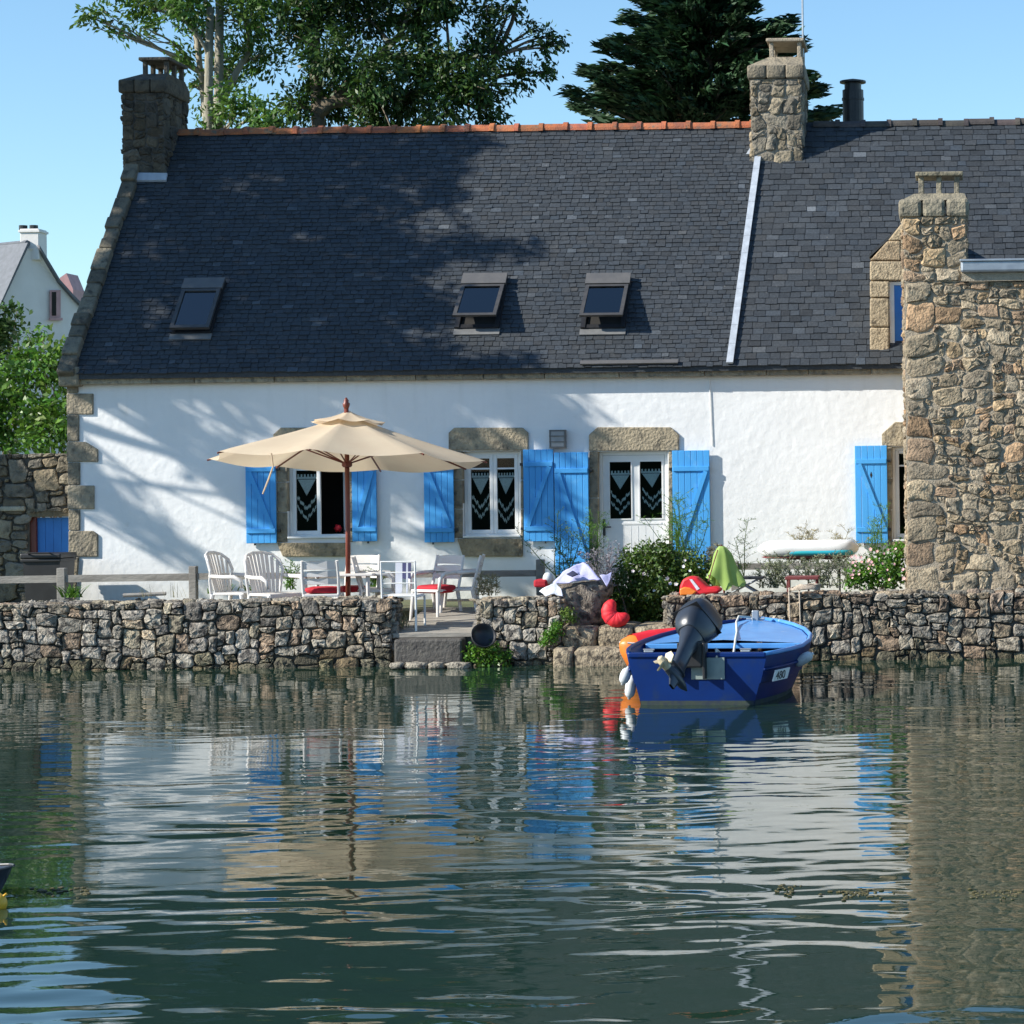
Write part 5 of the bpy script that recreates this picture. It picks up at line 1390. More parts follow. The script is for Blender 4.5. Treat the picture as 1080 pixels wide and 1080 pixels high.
cloth('garment', 'crumpled white garment hanging over the left edge of the boulder', [(568, 624), (577, 618), (584, 616), (591, 622), (594, 630), (584, 627), (575, 629)], -4.66, M['whitecloth'], 5, .02, .15)
cloth('garment', 'small pale garment corner right of the lavender shirt', [(632, 607), (638, 607), (644, 604), (643, 612), (640, 619), (635, 612)], -4.5, M['lav'], 8, .015, .1)
cloth('garment', 'navy scrap of clothing lying across the lavender shirt', [(597, 606), (603, 603), (609, 606), (604, 609)], -4.58, M['darkcloth'], 9, .01, .1)
mb = MB(); mb.rbox(PX(564, 615, -4.3), PX(578, 615, -4.3), -4.4, -4.1, PZ(570, 619, -4.3), PZ(570, 611, -4.3), .03); o = mb.build('cushion', M['redcush']); tag(o, 'dark red cushion wedged beside the fence post by the boulder', 'cushion', 'red seat cushions')
mb = MB(); mb.blob(P(578, 610, -4.3), (.07, .07, .08), 14, 10, .05, 2); o = mb.build('glass_jar', M['fender'], smooth=True); tag(o, 'round pale bottle standing beside the washing', 'bottle')

# ---------------------------------------------------------------- red life jackets
def croissant(name, label, c, R, r, a0, a1, m, squash=1.0, tiltx=0, ribs=9, Y=0):
    mb = MB(); n = 40; K = 14; vs = []; fs = []
    Mx = Matrix.Rotation(tiltx, 3, 'X')
    for i in range(n+1):
        t = i/n; a = a0+(a1-a0)*t; e = (1-abs(2*t-1)**5)**.5 if 0 < t < 1 else 0
        rr_ = r*max(.06, e)*(1+.05*abs(math.cos(t*ribs*math.pi)))
        o_ = Vector((math.cos(a), 0, math.sin(a)))
        for k in range(K):
            b = 2*math.pi*k/K
            p = o_*(R+rr_*math.cos(b))+Vector((0, rr_*.75*math.sin(b), 0)); p.z *= squash
            vs.append(Vector(c)+Mx @ p)
    for i in range(n):
        for k in range(K):
            k2 = (k+1) % K; fs.append((i*K+k, i*K+k2, (i+1)*K+k2, (i+1)*K+k))
    fs += [tuple(range(K-1, -1, -1)), tuple(n*K+k for k in range(K))]
    mb.add(vs, fs); o = mb.build(name, m, smooth=True); tag(o, label, 'life jacket', 'red life jackets')
    for ts in (.5,):
        a = a0+(a1-a0)*ts; o_ = Vector((math.cos(a), 0, math.sin(a))); tn = Vector((-math.sin(a), 0, math.cos(a))); vs = []
        for e in (-.011, .011):
            for k in range(K):
                b = 2*math.pi*k/K; q = Vector(c)+Mx @ (o_*(R+r*1.075*math.cos(b))+Vector((0, r*1.075*.75*math.sin(b), 0))+tn*e); vs.append(q-o.location)
        st = MB(); st.add(vs, [(k, (k+1) % K, K+(k+1) % K, K+k) for k in range(K)]); st.build('strap', M['redcush'], o)
    return o
croissant('life_jacket', 'red curved life jacket standing on the upper stone step', P(651, 645, -4.72), .105, .098, R_(98), R_(352), M['red'], 1.0, R_(-12), 10)
# second: a folded dome with a tongue, two colours
def jacket2():
    Y = -4.5
    r = thing('life_jacket', 'red and orange life jacket folded on the right quay wall above the motor', 'life jacket', tuple(P(735, 628, Y)), 'red life jackets')
    mb = MB()
    out = [(716, 627), (717, 618), (720, 611), (727, 608), (735, 609), (741, 614), (746, 619), (755, 619), (761, 622), (757, 626), (745, 627), (734, 629), (726, 624)]
    mb.prism([P(a, b, Y-.12) for a, b in out], (0, .30, 0))
    o = mb.build('foam', M['red'], r); md = o.modifiers.new('round', 'BEVEL'); md.width = .03; md.segments = 3; smooth_by_angle(o, 60)
    mb = MB(); mb.prism([P(a, b, Y-.14) for a, b in [(717, 628), (717, 621), (722, 619), (728, 620), (735, 624), (730, 628)]], (0, .32, 0))
    o = mb.build('lining', M['orange'], r); md = o.modifiers.new('round', 'BEVEL'); md.width = .015; md.segments = 2
    mb = MB(); mb.prism([P(a, b, Y-.126) for a, b in [(727, 611), (730, 611), (738, 621), (735, 622.5)]], (0, .02, 0)); mb.build('strap', M['whitecloth'], r)
jacket2()
mb = MB(); rg = random.Random(4)
for _ in range(26):
    c = P(rg.uniform(606, 624), rg.uniform(651, 658), -4.4+rg.uniform(0, .2)); mb.blob(c, (.022, .02, .018), 6, 4, .2, _)
o = mb.build('red_flowers', M['red']); tag(o, 'tiny patch of red flowers at the foot of the boulder', 'flowers', kind='stuff')

# ---------------------------------------------------------------- blue motor boat
BX, BY = P(735, 700, -10.15).x, -10.15; TH = R_(6.5)
boat = thing('motor_boat', 'small navy blue open motor boat moored by the stone steps', 'boat', (BX, BY, 0))
boat.rotation_euler = (0, 0, -TH)
# half-breadth at gunwale and at waterline, sheer and stations
ST = [(0.0, .745, .60, .53), (.25, .82, .66, .53), (.6, .91, .72, .535), (1.0, .965, .74, .54), (1.5, .96, .72, .56), (2.0, .89, .62, .585), (2.5, .74, .46, .615), (2.9, .54, .28, .64), (3.2, .33, .12, .66), (3.42, .10, .01, .675)]
def hull(inset=0, top=0, floor=None):
    vs = []; n = len(ST); prof = []
    for (y, b, w_, s) in ST:
        b2, w2 = max(.01, b-inset), max(.006, w_-inset)
        z = s-top
        if floor is None: pr = [(0, -.22 if y < 3 else -.1), (w2*.75, -.16), (w2, -.02), (w2+(b2-w2)*.45, z*.42), (w2+(b2-w2)*.55, z*.44), (b2*.985, z*.86), (b2, z)]
        else: pr = [(0, floor), (w2*.9, floor), (w2, floor+.03), (w2+(b2-w2)*.5, (floor+z)/2), (b2, z)]
        prof.append([(-x, y, zz) for x, zz in reversed(pr[1:])]+[(x, y, zz) for x, zz in pr])
    m_ = len(prof[0]); V = [p for pr in prof for p in pr]; Fs = []
    for i in range(n-1):
        for k in range(m_-1): Fs.append((i*m_+k, i*m_+k+1, (i+1)*m_+k+1, (i+1)*m_+k))
    return V, Fs, m_, n
mb = MB(); V, Fs, m_, n_ = hull(); mb.add(V, [tuple(reversed(f)) for f in Fs]+[tuple(range(m_))])
ho = mb.build('hull', M['navy'], boat, local=True); smooth_by_angle(ho, 35)
mb = MB(); V, Fs, m2, _ = hull(.045, .0, .10); mb.add(V, Fs+[tuple(reversed([p for p in range(m2)]))])
mb.v = [(x, y+.03 if i < m2 else y, z) for i, (x, y, z) in enumerate(mb.v)]
io = mb.build('inner_hull', M['navy'], boat, local=True); smooth_by_angle(io, 35)
for s_ in (-1, 1):
    mb = MB(); pts = [(s_*(b-.022), y, s+.004) for (y, b, w_, s) in ST]; pts[-1] = (s_*.03, 3.44, .68); mb.tube(pts, .026, 10); mb.build('gunwale', M['deckblue'] if s_ > 0 else M['navy'], boat, True, local=True)
mb = MB(); mb.rbox(-.74, .74, -.02, .05, .50, .555, .015); mb.build('transom_cap', M['navy'], boat, local=True)
mb = MB(); dk_ = [(y, b-.06, s) for (y, b, w_, s) in ST if y >= 1.5]; dk_ = [(1.35, .90, .555)]+dk_
for s_ in (-1, 1):
    for (a, b) in zip(dk_, dk_[1:]):
        q = [(0, a[0], a[2]+.03), (s_*a[1], a[0], a[2]-.01), (s_*max(.01, b[1]), b[0], b[2]-.01), (0, b[0], b[2]+.03)]
        mb.add(q, [(0, 1, 2, 3) if s_ > 0 else (3, 2, 1, 0)])
mb.rbox(-.875, .875, 1.30, 1.36, .49, .548, .01); mb.build('foredeck', M['deckblue'], boat, local=True)
mb = MB(); mb.rbox(-.85, .85, .72, .98, .33, .365, .01); mb.build('thwart', M['deckblue'], boat, local=True)
mb = MB()
for y, b in ((.45, .80), (.72, .85), (1.0, .885), (1.3, .885)):
    mb.prism([(b-.10, y, .30), (b-.02, y, .535), (b+.02, y+.10, .54), (b+.0, y+.10, .30)], (-.05, 0, 0))
mb.build('side_blocks', M['paleblue'], boat, local=True)
mb = MB(); mb.rbox(-.06, .30, -.016, -.002, .27, .50, .004); mb.build('transom_board', M['platewood'], boat, local=True)
for s_ in (-1, 1):
    mb = MB(); mb.tube([(s_*(w_+(b-w_)*.80+.004), y, s*.70) for (y, b, w_, s) in ST[:-1]], .016, 8); mb.build('rubbing_strake', M['navy'], boat, True, local=True)
    mb = MB(); mb.rbox(s_*.52-.05, s_*.52+.05, .0, .03, .556, .575, .006); mb.tube([(s_*.52-.06, .015, .585), (s_*.52+.06, .015, .585)], .009, 6); mb.build('cleat', M['zinc'], boat, local=True)
mb = MB()
for (y, b, w_, s), (y2, b2, w2, s2) in zip(ST, ST[1:]):
    for s_ in (-1, 1):
        q = [(s_*(w_+.006), y, -.02), (s_*(w2+.006), y2, -.02), (s_*(w2+(b2-w2)*.10+.006), y2, .05), (s_*(w_+(b-w_)*.10+.006), y, .05)]; mb.add(q, [(0, 1, 2, 3) if s_ > 0 else (3, 2, 1, 0)])
mb.add([(-.60, -.004, -.02), (.60, -.004, -.02), (.615, -.004, .045), (-.615, -.004, .045)], [(0, 1, 2, 3)])
mb.build('waterline_growth', mat('hull_algae', (.03, .045, .03), .8, (.012, .022, .04), 14), boat, local=True)
# registration plate on the starboard quarter
def regplate():
    mb = MB(); A_ = Vector((.765, .09, .25)); U = Vector((.115, .30, .01)).normalized(); Wv = Vector((.20, 0, .98)).normalized()
    N_ = U.cross(Wv).normalized(); Wv = N_.cross(U).normalized()
    A0 = A_+N_*.035
    w_, h_ = .27, .115
    mb.prism([A0-U*.02, A0+U*w_, A0+U*(w_+.03)+Wv*h_, A0+U*.01+Wv*h_], N_*.012)
    o = mb.build('registration_plate', M['white'], boat, local=True)
    cu = bpy.data.curves.new('registration_number', 'FONT'); cu.body = '480'; cu.size = .125; cu.extrude = .002
    tmp = bpy.data.objects.new('tmp', cu); COL.objects.link(tmp)
    dg = bpy.context.evaluated_depsgraph_get(); me = bpy.data.meshes.new_from_object(tmp.evaluated_get(dg)); bpy.data.objects.remove(tmp)
    me.name = 'registration_number'; me.materials.clear(); me.materials.append(M['bin'])
    t = bpy.data.objects.new('registration_number', me); COL.objects.link(t); t.parent = o
    Mx = Matrix((U, Wv, N_)).transposed().to_4x4(); Mx.translation = A0+U*.028+Wv*.014+N_*.014; t.matrix_local = Mx
regplate()
mb = MB(); mb.rbox(-.03, .05, 3.12, 3.18, .66, .80, .01); mb.tube([(-.10, 3.15, .70), (.12, 3.15, .70)], .015, 8); mb.build('mooring_post', M['zinc'], boat, local=True)
mb = MB(); mb.tube([(-.04, 3.1, .72), (-.16, 3.0, .74), (-.13, 2.7, .69), (.0, 2.1, .62), (.13, 1.4, .60), (.20, .9, .42), (.18, .4, .50), (.2, .03, .585), (.22, -.02, .50)], .014, 6)
mb.build('mooring_line', M['whiterope'], boat, True, local=True)
# outboard motor, tilted up
mo = bpy.data.objects.new('outboard_motor', None); COL.objects.link(mo); mo.parent = boat; mo.empty_display_size = .2
def outboard():
    hz = Matrix.Translation((-.06, .02, .74)) @ Matrix.Rotation(R_(5), 4, 'Y') @ Matrix.Rotation(R_(-60), 4, 'X') @ Matrix.Rotation(R_(-34), 4, 'Z') @ Matrix.Scale(1.08, 4)
    def tr(mb): mb.v = [tuple(hz @ Vector(v)) for v in mb.v]
    # cowl: rounded loft along local z, y = fore-aft
    mb = MB(); K = 20; vs = []
    for (z, hx, y0, y1) in ((-.02, .10, -.13, .15), (.02, .13, -.17, .17), (.12, .15, -.20, .21), (.26, .155, -.20, .26), (.38, .145, -.17, .27), (.46, .125, -.12, .25), (.50, .09, -.05, .19), (.515, .03, .03, .10)):
        for k in range(K):
            a = 2*math.pi*k/K; c, s = math.cos(a), math.sin(a); e = .62
            vs.append((math.copysign(abs(c)**e, c)*hx, (y0+y1)/2+math.copysign(abs(s)**e, s)*(y1-y0)/2, z))
    fs = [(j*K+k, j*K+(k+1) % K, (j+1)*K+(k+1) % K, (j+1)*K+k) for j in range(7) for k in range(K)]+[tuple(range(K-1, -1, -1)), tuple(7*K+k for k in range(K))]
    mb.add(vs, fs); tr(mb); o = mb.build('cowl', M['motor'], mo, local=True); smooth_by_angle(o, 35)
    mb = MB(); mb.box(-.157, .157, -.205, .22, .205, .212); mb.box(-.03, .03, -.206, -.195, .36, .40); tr(mb)
    mb.build('cowl_seam', M['black'], mo, local=True)
    mb = MB(); vs = []
    for (z, hx, y0, y1) in ((-.02, .095, -.12, .14), (-.12, .075, -.10, .12), (-.24, .05, -.08, .09), (-.46, .040, -.075, .08), (-.58, .036, -.08, .085), (-.60, .05, -.14, .10), (-.615, .05, -.14, .10), (-.62, .030, -.08, .08), (-.74, .026, -.06, .07), (-.86, .012, -.02, .05)):
        for k in range(K):
            a = 2*math.pi*k/K; c, s = math.cos(a), math.sin(a); e = .7
            vs.append((math.copysign(abs(c)**e, c)*hx, (y0+y1)/2+math.copysign(abs(s)**e, s)*(y1-y0)/2, z))
    fs = [(j*K+k, (j+1)*K+k, (j+1)*K+(k+1) % K, j*K+(k+1) % K) for j in range(9) for k in range(K)]
    mb.add(vs, fs)
    mb.lathe([(.005, -.16), (.045, -.10), (.05, .05), (.035, .14), (.005, .20)], (0, 0, -.70), 14, M=Matrix.Rotation(R_(-90), 3, 'X').to_4x4())
    tr(mb); o = mb.build('drive_leg', M['motor'], mo, local=True); smooth_by_angle(o, 40)
    mb = MB(); 
    for i in range(3):
        a = 2*math.pi*i/3+.4; d = Vector((math.cos(a), 0, math.sin(a))); p_ = Vector((-math.sin(a), 0, math.cos(a)))
        c0 = Vector((0, -.19, -.70))
        mb.prism([c0+d*.02-p_*.015+Vector((0, .03, 0)), c0+d*.07-p_*.05+Vector((0, .03, 0)), c0+d*.125-p_*.02, c0+d*.12+p_*.03+Vector((0, -.025, 0)), c0+d*.06+p_*.05+Vector((0, -.03, 0)), c0+d*.02+p_*.015], (0, .012, 0))
    mb.lathe([(.042, -.06), (.045, .03), (.03, .07), (.005, .085)], (0, -.17, -.70), 12, M=Matrix.Rotation(R_(90), 3, 'X').to_4x4())
    tr(mb); mb.build('propeller', M['prop'], mo, local=True)
    mb = MB(); mb.rbox(-.16, .08, -.10, .10, .40, .68, .02); mb.rbox(-.19, -.16, -.10, .05, .28, .66, .01); mb.rbox(.08, .11, -.10, .05, .28, .66, .01)
    mb.build('mounting_bracket', M['black'], mo, local=True)
outboard()
# fenders along both sides, each hung from the gunwale
def fender(label, lx, ly, z, ln, rad, ang):
    Mw = Matrix.Translation((BX, BY, 0)) @ Matrix.Rotation(-TH, 4, 'Z')
    mb = MB(); Rm = Matrix.Rotation(ang, 3, 'Y').to_4x4()
    mb.lathe([(.014, -ln/2-.02), (.018, -ln/2), (rad*.55, -ln/2+.006), (rad*.88, -ln/2+.03), (rad, -ln/2+.07), (rad, ln/2-.07), (rad*.88, ln/2-.03), (rad*.55, ln/2-.006), (.018, ln/2), (.014, ln/2+.02)], (0, 0, 0), 16, M=Rm)
    mb.v = [tuple(Mw @ (Vector(v)+Vector((lx, ly, z)))) for v in mb.v]
    o = mb.build('fender', M['fender'], smooth=True); tag(o, label, 'fender', 'boat fenders'); return o
fender('white fender hanging at the left rear corner of the blue boat, upper one', -.80, .10, .30, .17, .058, R_(20))
fender('white fender at the left side of the blue boat, lower one near the water', -.79, .28, .16, .22, .058, R_(8))
fender('grey white fender lying under the right gunwale of the blue boat', .97, .95, .40, .22, .058, R_(60))
# orange kayak floating between the boat and the steps
def kayak():
    K = 18; nose = P(654, 690, -6.9); kay = thing('kayak', 'orange and red kayak floating behind the left rear corner of the blue boat', 'kayak', (nose.x+.8, nose.y+.6, 0))
    Mk = Matrix.Translation((nose.x, nose.y, 0)) @ Matrix.Rotation(R_(-90+38), 4, 'Z')
    prof = [(0, .02, .42, .38), (.05, .10, .47, .26), (.16, .19, .51, .10), (.40, .26, .545, -.02), (.9, .29, .56, -.08), (1.4, .26, .57, -.06), (1.8, .16, .59, .06), (2.0, .02, .60, .42)]
    vs = [Mk @ Vector((math.copysign(abs(math.cos(2*math.pi*k/K))**.8, math.cos(2*math.pi*k/K))*hx, y, (a+b)/2+math.sin(2*math.pi*k/K)*(a-b)/2)) for (y, hx, a, b) in prof for k in range(K)]
    mb = MB(); mb.add(vs, [(j*K+k, j*K+(k+1) % K, (j+1)*K+(k+1) % K, (j+1)*K+k) for j in range(len(prof)-1) for k in range(K)]+[tuple(range(K-1, -1, -1)), tuple((len(prof)-1)*K+k for k in range(K))])
    mb.build('shell', M['orange'], kay, True)
    q = prof[2:-1]; us = (-.86, -.5, 0, .5, .86)
    vs = [Mk @ Vector((u*hx, y, (a+b)/2+math.sqrt(max(0, 1-abs(u)**2.5))*(a-b)/2+.012)) for (y, hx, a, b) in q for u in us]
    mb = MB(); mb.add(vs, [(j*5+k, j*5+k+1, (j+1)*5+k+1, (j+1)*5+k) for j in range(len(q)-1) for k in range(4)]); mb.build('deck', M['red'], kay, True)
    for sd in (-1, 1):
        mb = MB(); mb.tube([Mk @ Vector((sd*hx*.88, y, (a+b)/2+.46*(a-b)/2+.015)) for (y, hx, a, b) in prof[1:-1]], .010, 6); mb.build('trim_line', M['whiterope'], kay)
kayak()

# navy dinghy bow poking in at the left edge
dg = thing('dinghy', 'near black dinghy bow just entering the left edge of the water', 'boat', (-6.6, -21, 0))
mb = MB(); tip = P(14, 914, -21.0); L_ = 2.2
sec = [(tip.x, .015, tip.z, .12), (tip.x-.03, .07, tip.z-.005, .04), (tip.x-.07, .12, tip.z-.01, -.03), (tip.x-.3, .22, tip.z-.03, -.10), (tip.x-.8, .42, tip.z-.05, -.14), (tip.x-1.5, .52, tip.z-.06, -.14), (tip.x-2.2, .50, tip.z-.06, -.12)]
sec[0] = (tip.x, .015, tip.z, tip.z-.03)
vs = []
for (x, b, zt2, zb2) in sec:
    for (u, q) in ((-1, 1), (-.95, .75), (-.62, .3), (0, 0), (.62, .3), (.95, .75), (1, 1)):
        vs.append((x-(1-q)*.05, -21+u*b, zb2+(zt2-zb2)*q))
mb.add(vs, [(j*7+k, (j+1)*7+k, (j+1)*7+k+1, j*7+k+1) for j in range(6) for k in range(6)]+[(j*7, j*7+6, (j+1)*7+6, (j+1)*7) for j in range(6)]+[tuple(42+k for k in range(7))])
o = mb.build('hull', M['motor'], dg); smooth_by_angle(o, 40)
for s_ in (-1, 1):
    mb = MB(); mb.tube([(x, -21+s_*b, zt2+.005) for (x, b, zt2, zb2) in sec], .007, 8); mb.build('gunwale', M['darkframe'], dg)
mb = MB(); c = P(-3, 940, -21.35); mb.blob((c.x, c.y, .03), (.055, .055, .06), 16, 12, 0, 1); mb.tube([(c.x+.02, c.y, .06), (c.x+.055, c.y, .085)], .008, 6)
o = mb.build('mooring_buoy', M['yellow'], smooth=True); tag(o, 'small yellow mooring buoy under the dark dinghy bow at left', 'buoy')

# ---------------------------------------------------------------- things on the right part of the terrace
def paddle():
    Y = -1.5; k = (CD+Y)/F
    r = thing('paddle_board', 'thick white paddle board with teal edge stripe lying on trestles', 'paddle board', tuple(P(850, 590, Y)))
    a, b = P(798, 579, Y), P(905, 579, Y); z0, z1 = P(850, 588, Y).z, P(850, 570, Y).z
    def shape(z0, z1, x0, x1, hy, e=.0):
        mb = MB(); K = 16; vs = []; n = 16
        for i in range(n+1):
            t = i/n; x = x0+(x1-x0)*t; f_ = max(.02, (1-(abs(2*t-1))**6))**.5
            f2 = max(.05, min(1, t/.10))**.5*max(.05, min(1, (1-t)/.06))**.5
            for q in range(K):
                an_ = 2*math.pi*q/K; c, s = math.cos(an_), math.sin(an_)
                vs.append((x, Y+.2+math.copysign(abs(c)**.7, c)*hy*f_, (z0+z1)/2+math.copysign(abs(s)**.5, s)*(z1-z0)/2*f2))
        mb.add(vs, [(j*K+q, j*K+(q+1) % K, (j+1)*K+(q+1) % K, (j+1)*K+q) for j in range(n) for q in range(K)]+[tuple(range(K-1, -1, -1)), tuple(n*K+q for q in range(K))]); return mb
    shape(z0, z1, a.x, b.x, .36).build('deck', M['fender'] if False else M['white'], r, True)
    h = z1-z0; shape(z0+.02, z0+h*.50, a.x+.30, b.x-.02, .372).build('edge_stripe', M['teal'], r, True)
    shape(z0-.015, z0+h*.12, a.x+.06, b.x-.1, .32).build('base_band', M['maroon'], r, True)
    t = thing('trestle', 'dark metal trestle holding up the paddle board', 'trestle', ((a.x+b.x)/2, Y+.2, .6))
    for px in (832, 852, 862, 885):
        m2 = MB(); p_ = P(px, 588, Y); m2.tube([(p_.x, Y+.1, z0+.0), (p_.x, Y+.1, .6)], .015, 6); m2.build('leg', M['black'], t)
    m2 = MB(); m2.tube([(P(828, 589, Y).x, Y+.1, z0-.02), (P(890, 589, Y).x, Y+.1, z0-.02)], .014, 6); m2.build('bar', M['black'], t)
paddle()
def stool():
    Y = -3.6
    r = thing('folding_stool', 'black topped folding stool with crossed steel legs behind the quay wall', 'stool', tuple(P(785, 640, Y)))
    a, b = P(770, 608, Y), P(806, 608, Y)
    mb = MB(); mb.rbox(a.x, b.x, Y-.16, Y+.16, a.z-.035, a.z, .012); mb.build('seat', M['black'], r)
    for y in (Y-.13, Y+.13):
        for s in (0, 1):
            p0 = a if s == 0 else b; x1 = a.x+.40*(b.x-a.x)+(.35*(b.x-a.x) if s == 0 else -.1*(b.x-a.x))
            mb = MB(); mb.tube([(p0.x+(.04 if s == 0 else -.04), y, a.z-.02), (x1+(.18 if s == 0 else -.30), y, .74)], .013, 6); mb.build('leg', M['zinc'], r)
stool()
def limecloth():
    Y = -3.75; r0 = 40
    mb = MB(); K = 40; vs = []; rows = 12
    top = P(761, 576, Y); bot = P(764, 614, Y)
    for j in range(rows+1):
        t = j/rows; z = top.z+(bot.z-top.z)*t
        hw = .035+.185*t**.8+.012*math.sin(t*7)
        cx_ = top.x+(bot.x-top.x)*t
        for q in range(K):
            a = 2*math.pi*q/K; fold = 1+.20*t**.6*math.sin(a*6+1.3+t*1.5)+.10*math.sin(a*3+2*t)
            vs.append((cx_+math.cos(a)*hw*fold, Y+math.sin(a)*hw*.55*fold, z+.09*t*math.sin(a*2+.6)+.05*t*math.sin(a*5)))
    fs = [(j*K+q, (j+1)*K+q, (j+1)*K+(q+1) % K, j*K+(q+1) % K) for j in range(rows) for q in range(K)]+[tuple(range(K))]
    mb.add(vs, fs); r = thing('folded_sunshade', 'lime green cloth sunshade hanging folded behind the quay wall', 'sunshade', (bot.x, Y, .74))
    mb.build('cloth', M['lime'], r, True)
    mb = MB(); mb.tube([(bot.x, Y, .74), (top.x, Y, top.z+.02)], .014, 8); mb.build('pole', M['redwood'], r)
    mb = MB()
    pts = [(P(757, 580, Y-.17)), P(752, 596, Y-.20), P(747, 613, Y-.22)]
    mb.tube(pts, .008, 6); mb.build('hem', M['maroon'], r)
limecloth()
def redtable():
    Y = -4.1
    r = thing('small_table', 'low dark red metal table edge behind the quay wall with rope beside it', 'table', tuple(P(846, 640, Y)))
    a, b = P(829, 609, Y), P(864, 609, Y)
    mb = MB(); mb.rbox(a.x, b.x, Y-.2, Y+.2, a.z-.025, a.z+.015, .006); mb.build('tabletop', M['maroon'], r)
    for x in (a.x+.03, b.x-.03):
        for y in (Y-.17, Y+.17):
            mb = MB(); mb.tube([(x, y, a.z-.025), (x, y, .74)], .012, 6); mb.build('leg', M['maroon'], r)
redtable()
mb = MB(); c = P(848, 619, QY+.02)
for i in range(5):
    pts = [(c.x+math.cos(a*.3142)*(.20-.015*i)+.02*i, QY+.02+math.sin(a*.3142)*(.13-.01*i), .925+.012*i+.01*math.sin(a*.9+i)) for a in range(21)]
    mb.tube(pts, .011, 6)
for px in (832, 843):
    p_ = P(px, 622, QY-.12); mb.tube([(p_.x, QY-.02, .93), (p_.x, QY-.115, .90), (p_.x+.01, QY-.13, .5), (p_.x-.01, QY-.14, .28 if px == 832 else .22), (p_.x+.4, QY-.3, .05)][:4], .011, 6)
o = mb.build('mooring_rope', M['rope'], smooth=True); tag(o, 'coiled tan rope on the right quay wall with two ends hanging down', 'rope')

# ---------------------------------------------------------------- plants on the terrace
YB = -3.3
def cb_(px, py, rpx, Y, sy=1.0, sx=1.0, ry=1.0): return ch_(px, py, rpx, Y, sy, sx, ry)
bc = [cb_(668, 597, 19, YB), cb_(690, 592, 20, YB-.1), cb_(712, 598, 22, YB), cb_(734, 604, 18, YB-.1), cb_(668, 622, 22, YB), cb_(693, 622, 28, YB-.15), cb_(720, 624, 26, YB), cb_(745, 612, 14, YB), cb_(660, 645, 18, YB+.2), cb_(685, 646, 22, YB), cb_(705, 645, 20, YB), cb_(650, 628, 12, YB+.1), cb_(735, 622, 16, YB-.2), cb_(676, 584, 10, YB), cb_(700, 582, 9, YB)]
bush('flowering_bush', 'big dark green bush with small white flowers in front of the door', 'bush', bc, (PX(695, 640, YB), YB, .6), M['leafbush'], 401, .055, 1.25, .05, .5, 1.25)
def flowers(name, label, spots, Y, m, seed, r=.022, n_pet=5, tintc=(1, 1, 1), cat='flowers', group=None):
    rg = random.Random(seed); mb = MB()
    for (px, py) in spots:
        c = P(px, py, Y+rg.uniform(-.1, .1)); c.y = Y-rg.uniform(0, .08)
        ax = Vector((rg.uniform(-.5, .5), -1, rg.uniform(.1, .9))).normalized(); u = ax.orthogonal().normalized(); v = ax.cross(u); k = rg.uniform(.7, 1.25)*r
        for i in range(n_pet):
            a = 2*math.pi*i/n_pet; d = u*math.cos(a)+v*math.sin(a); e = ax.cross(d)
            mb.add([c, c+d*k*.6+e*k*.42+ax*k*.15, c+d*k+ax*k*.2, c+d*k*.6-e*k*.42+ax*k*.15], [(0, 1, 2, 3)], tuple(q*rg.uniform(.8, 1.1) for q in tintc))
    o = mb.build(name, m); tag(o, label, cat, group, 'stuff'); return o
rg = random.Random(12)
flowers('white_flowers', 'scattered white flowers on the big dark bush', [(rg.uniform(668, 750), rg.uniform(584, 632)) for _ in range(8)]+[(722, 597), (737, 598), (704, 610), (728, 602), (746, 606)], YB-.40, M['petal'], 3, .026)
# bush by the wing, pink flowers
YB2 = -3.9
bc = [cb_(905, 606, 11, YB2), cb_(925, 600, 14, YB2), cb_(945, 592, 14, YB2), cb_(940, 607, 16, YB2-.1), cb_(915, 612, 12, YB2), cb_(950, 578, 8, YB2), cb_(932, 588, 8, YB2), cb_(898, 615, 7, YB2)]
bush('flowering_bush', 'yellow green bush with pale pink flowers at the foot of the stone wing', 'bush', bc, (PX(930, 620, YB2), YB2, .74), M['leafbright'], 402, .06, 1.1, .045, .7, 1.5)
flowers('pink_flowers', 'pale pink flowers on the yellow green bush by the stone wing', [(rg.uniform(896, 954), rg.uniform(578, 612)) for _ in range(32)], YB2-.28, M['petal'], 5, .022, 5, (1.0, .62, .60))

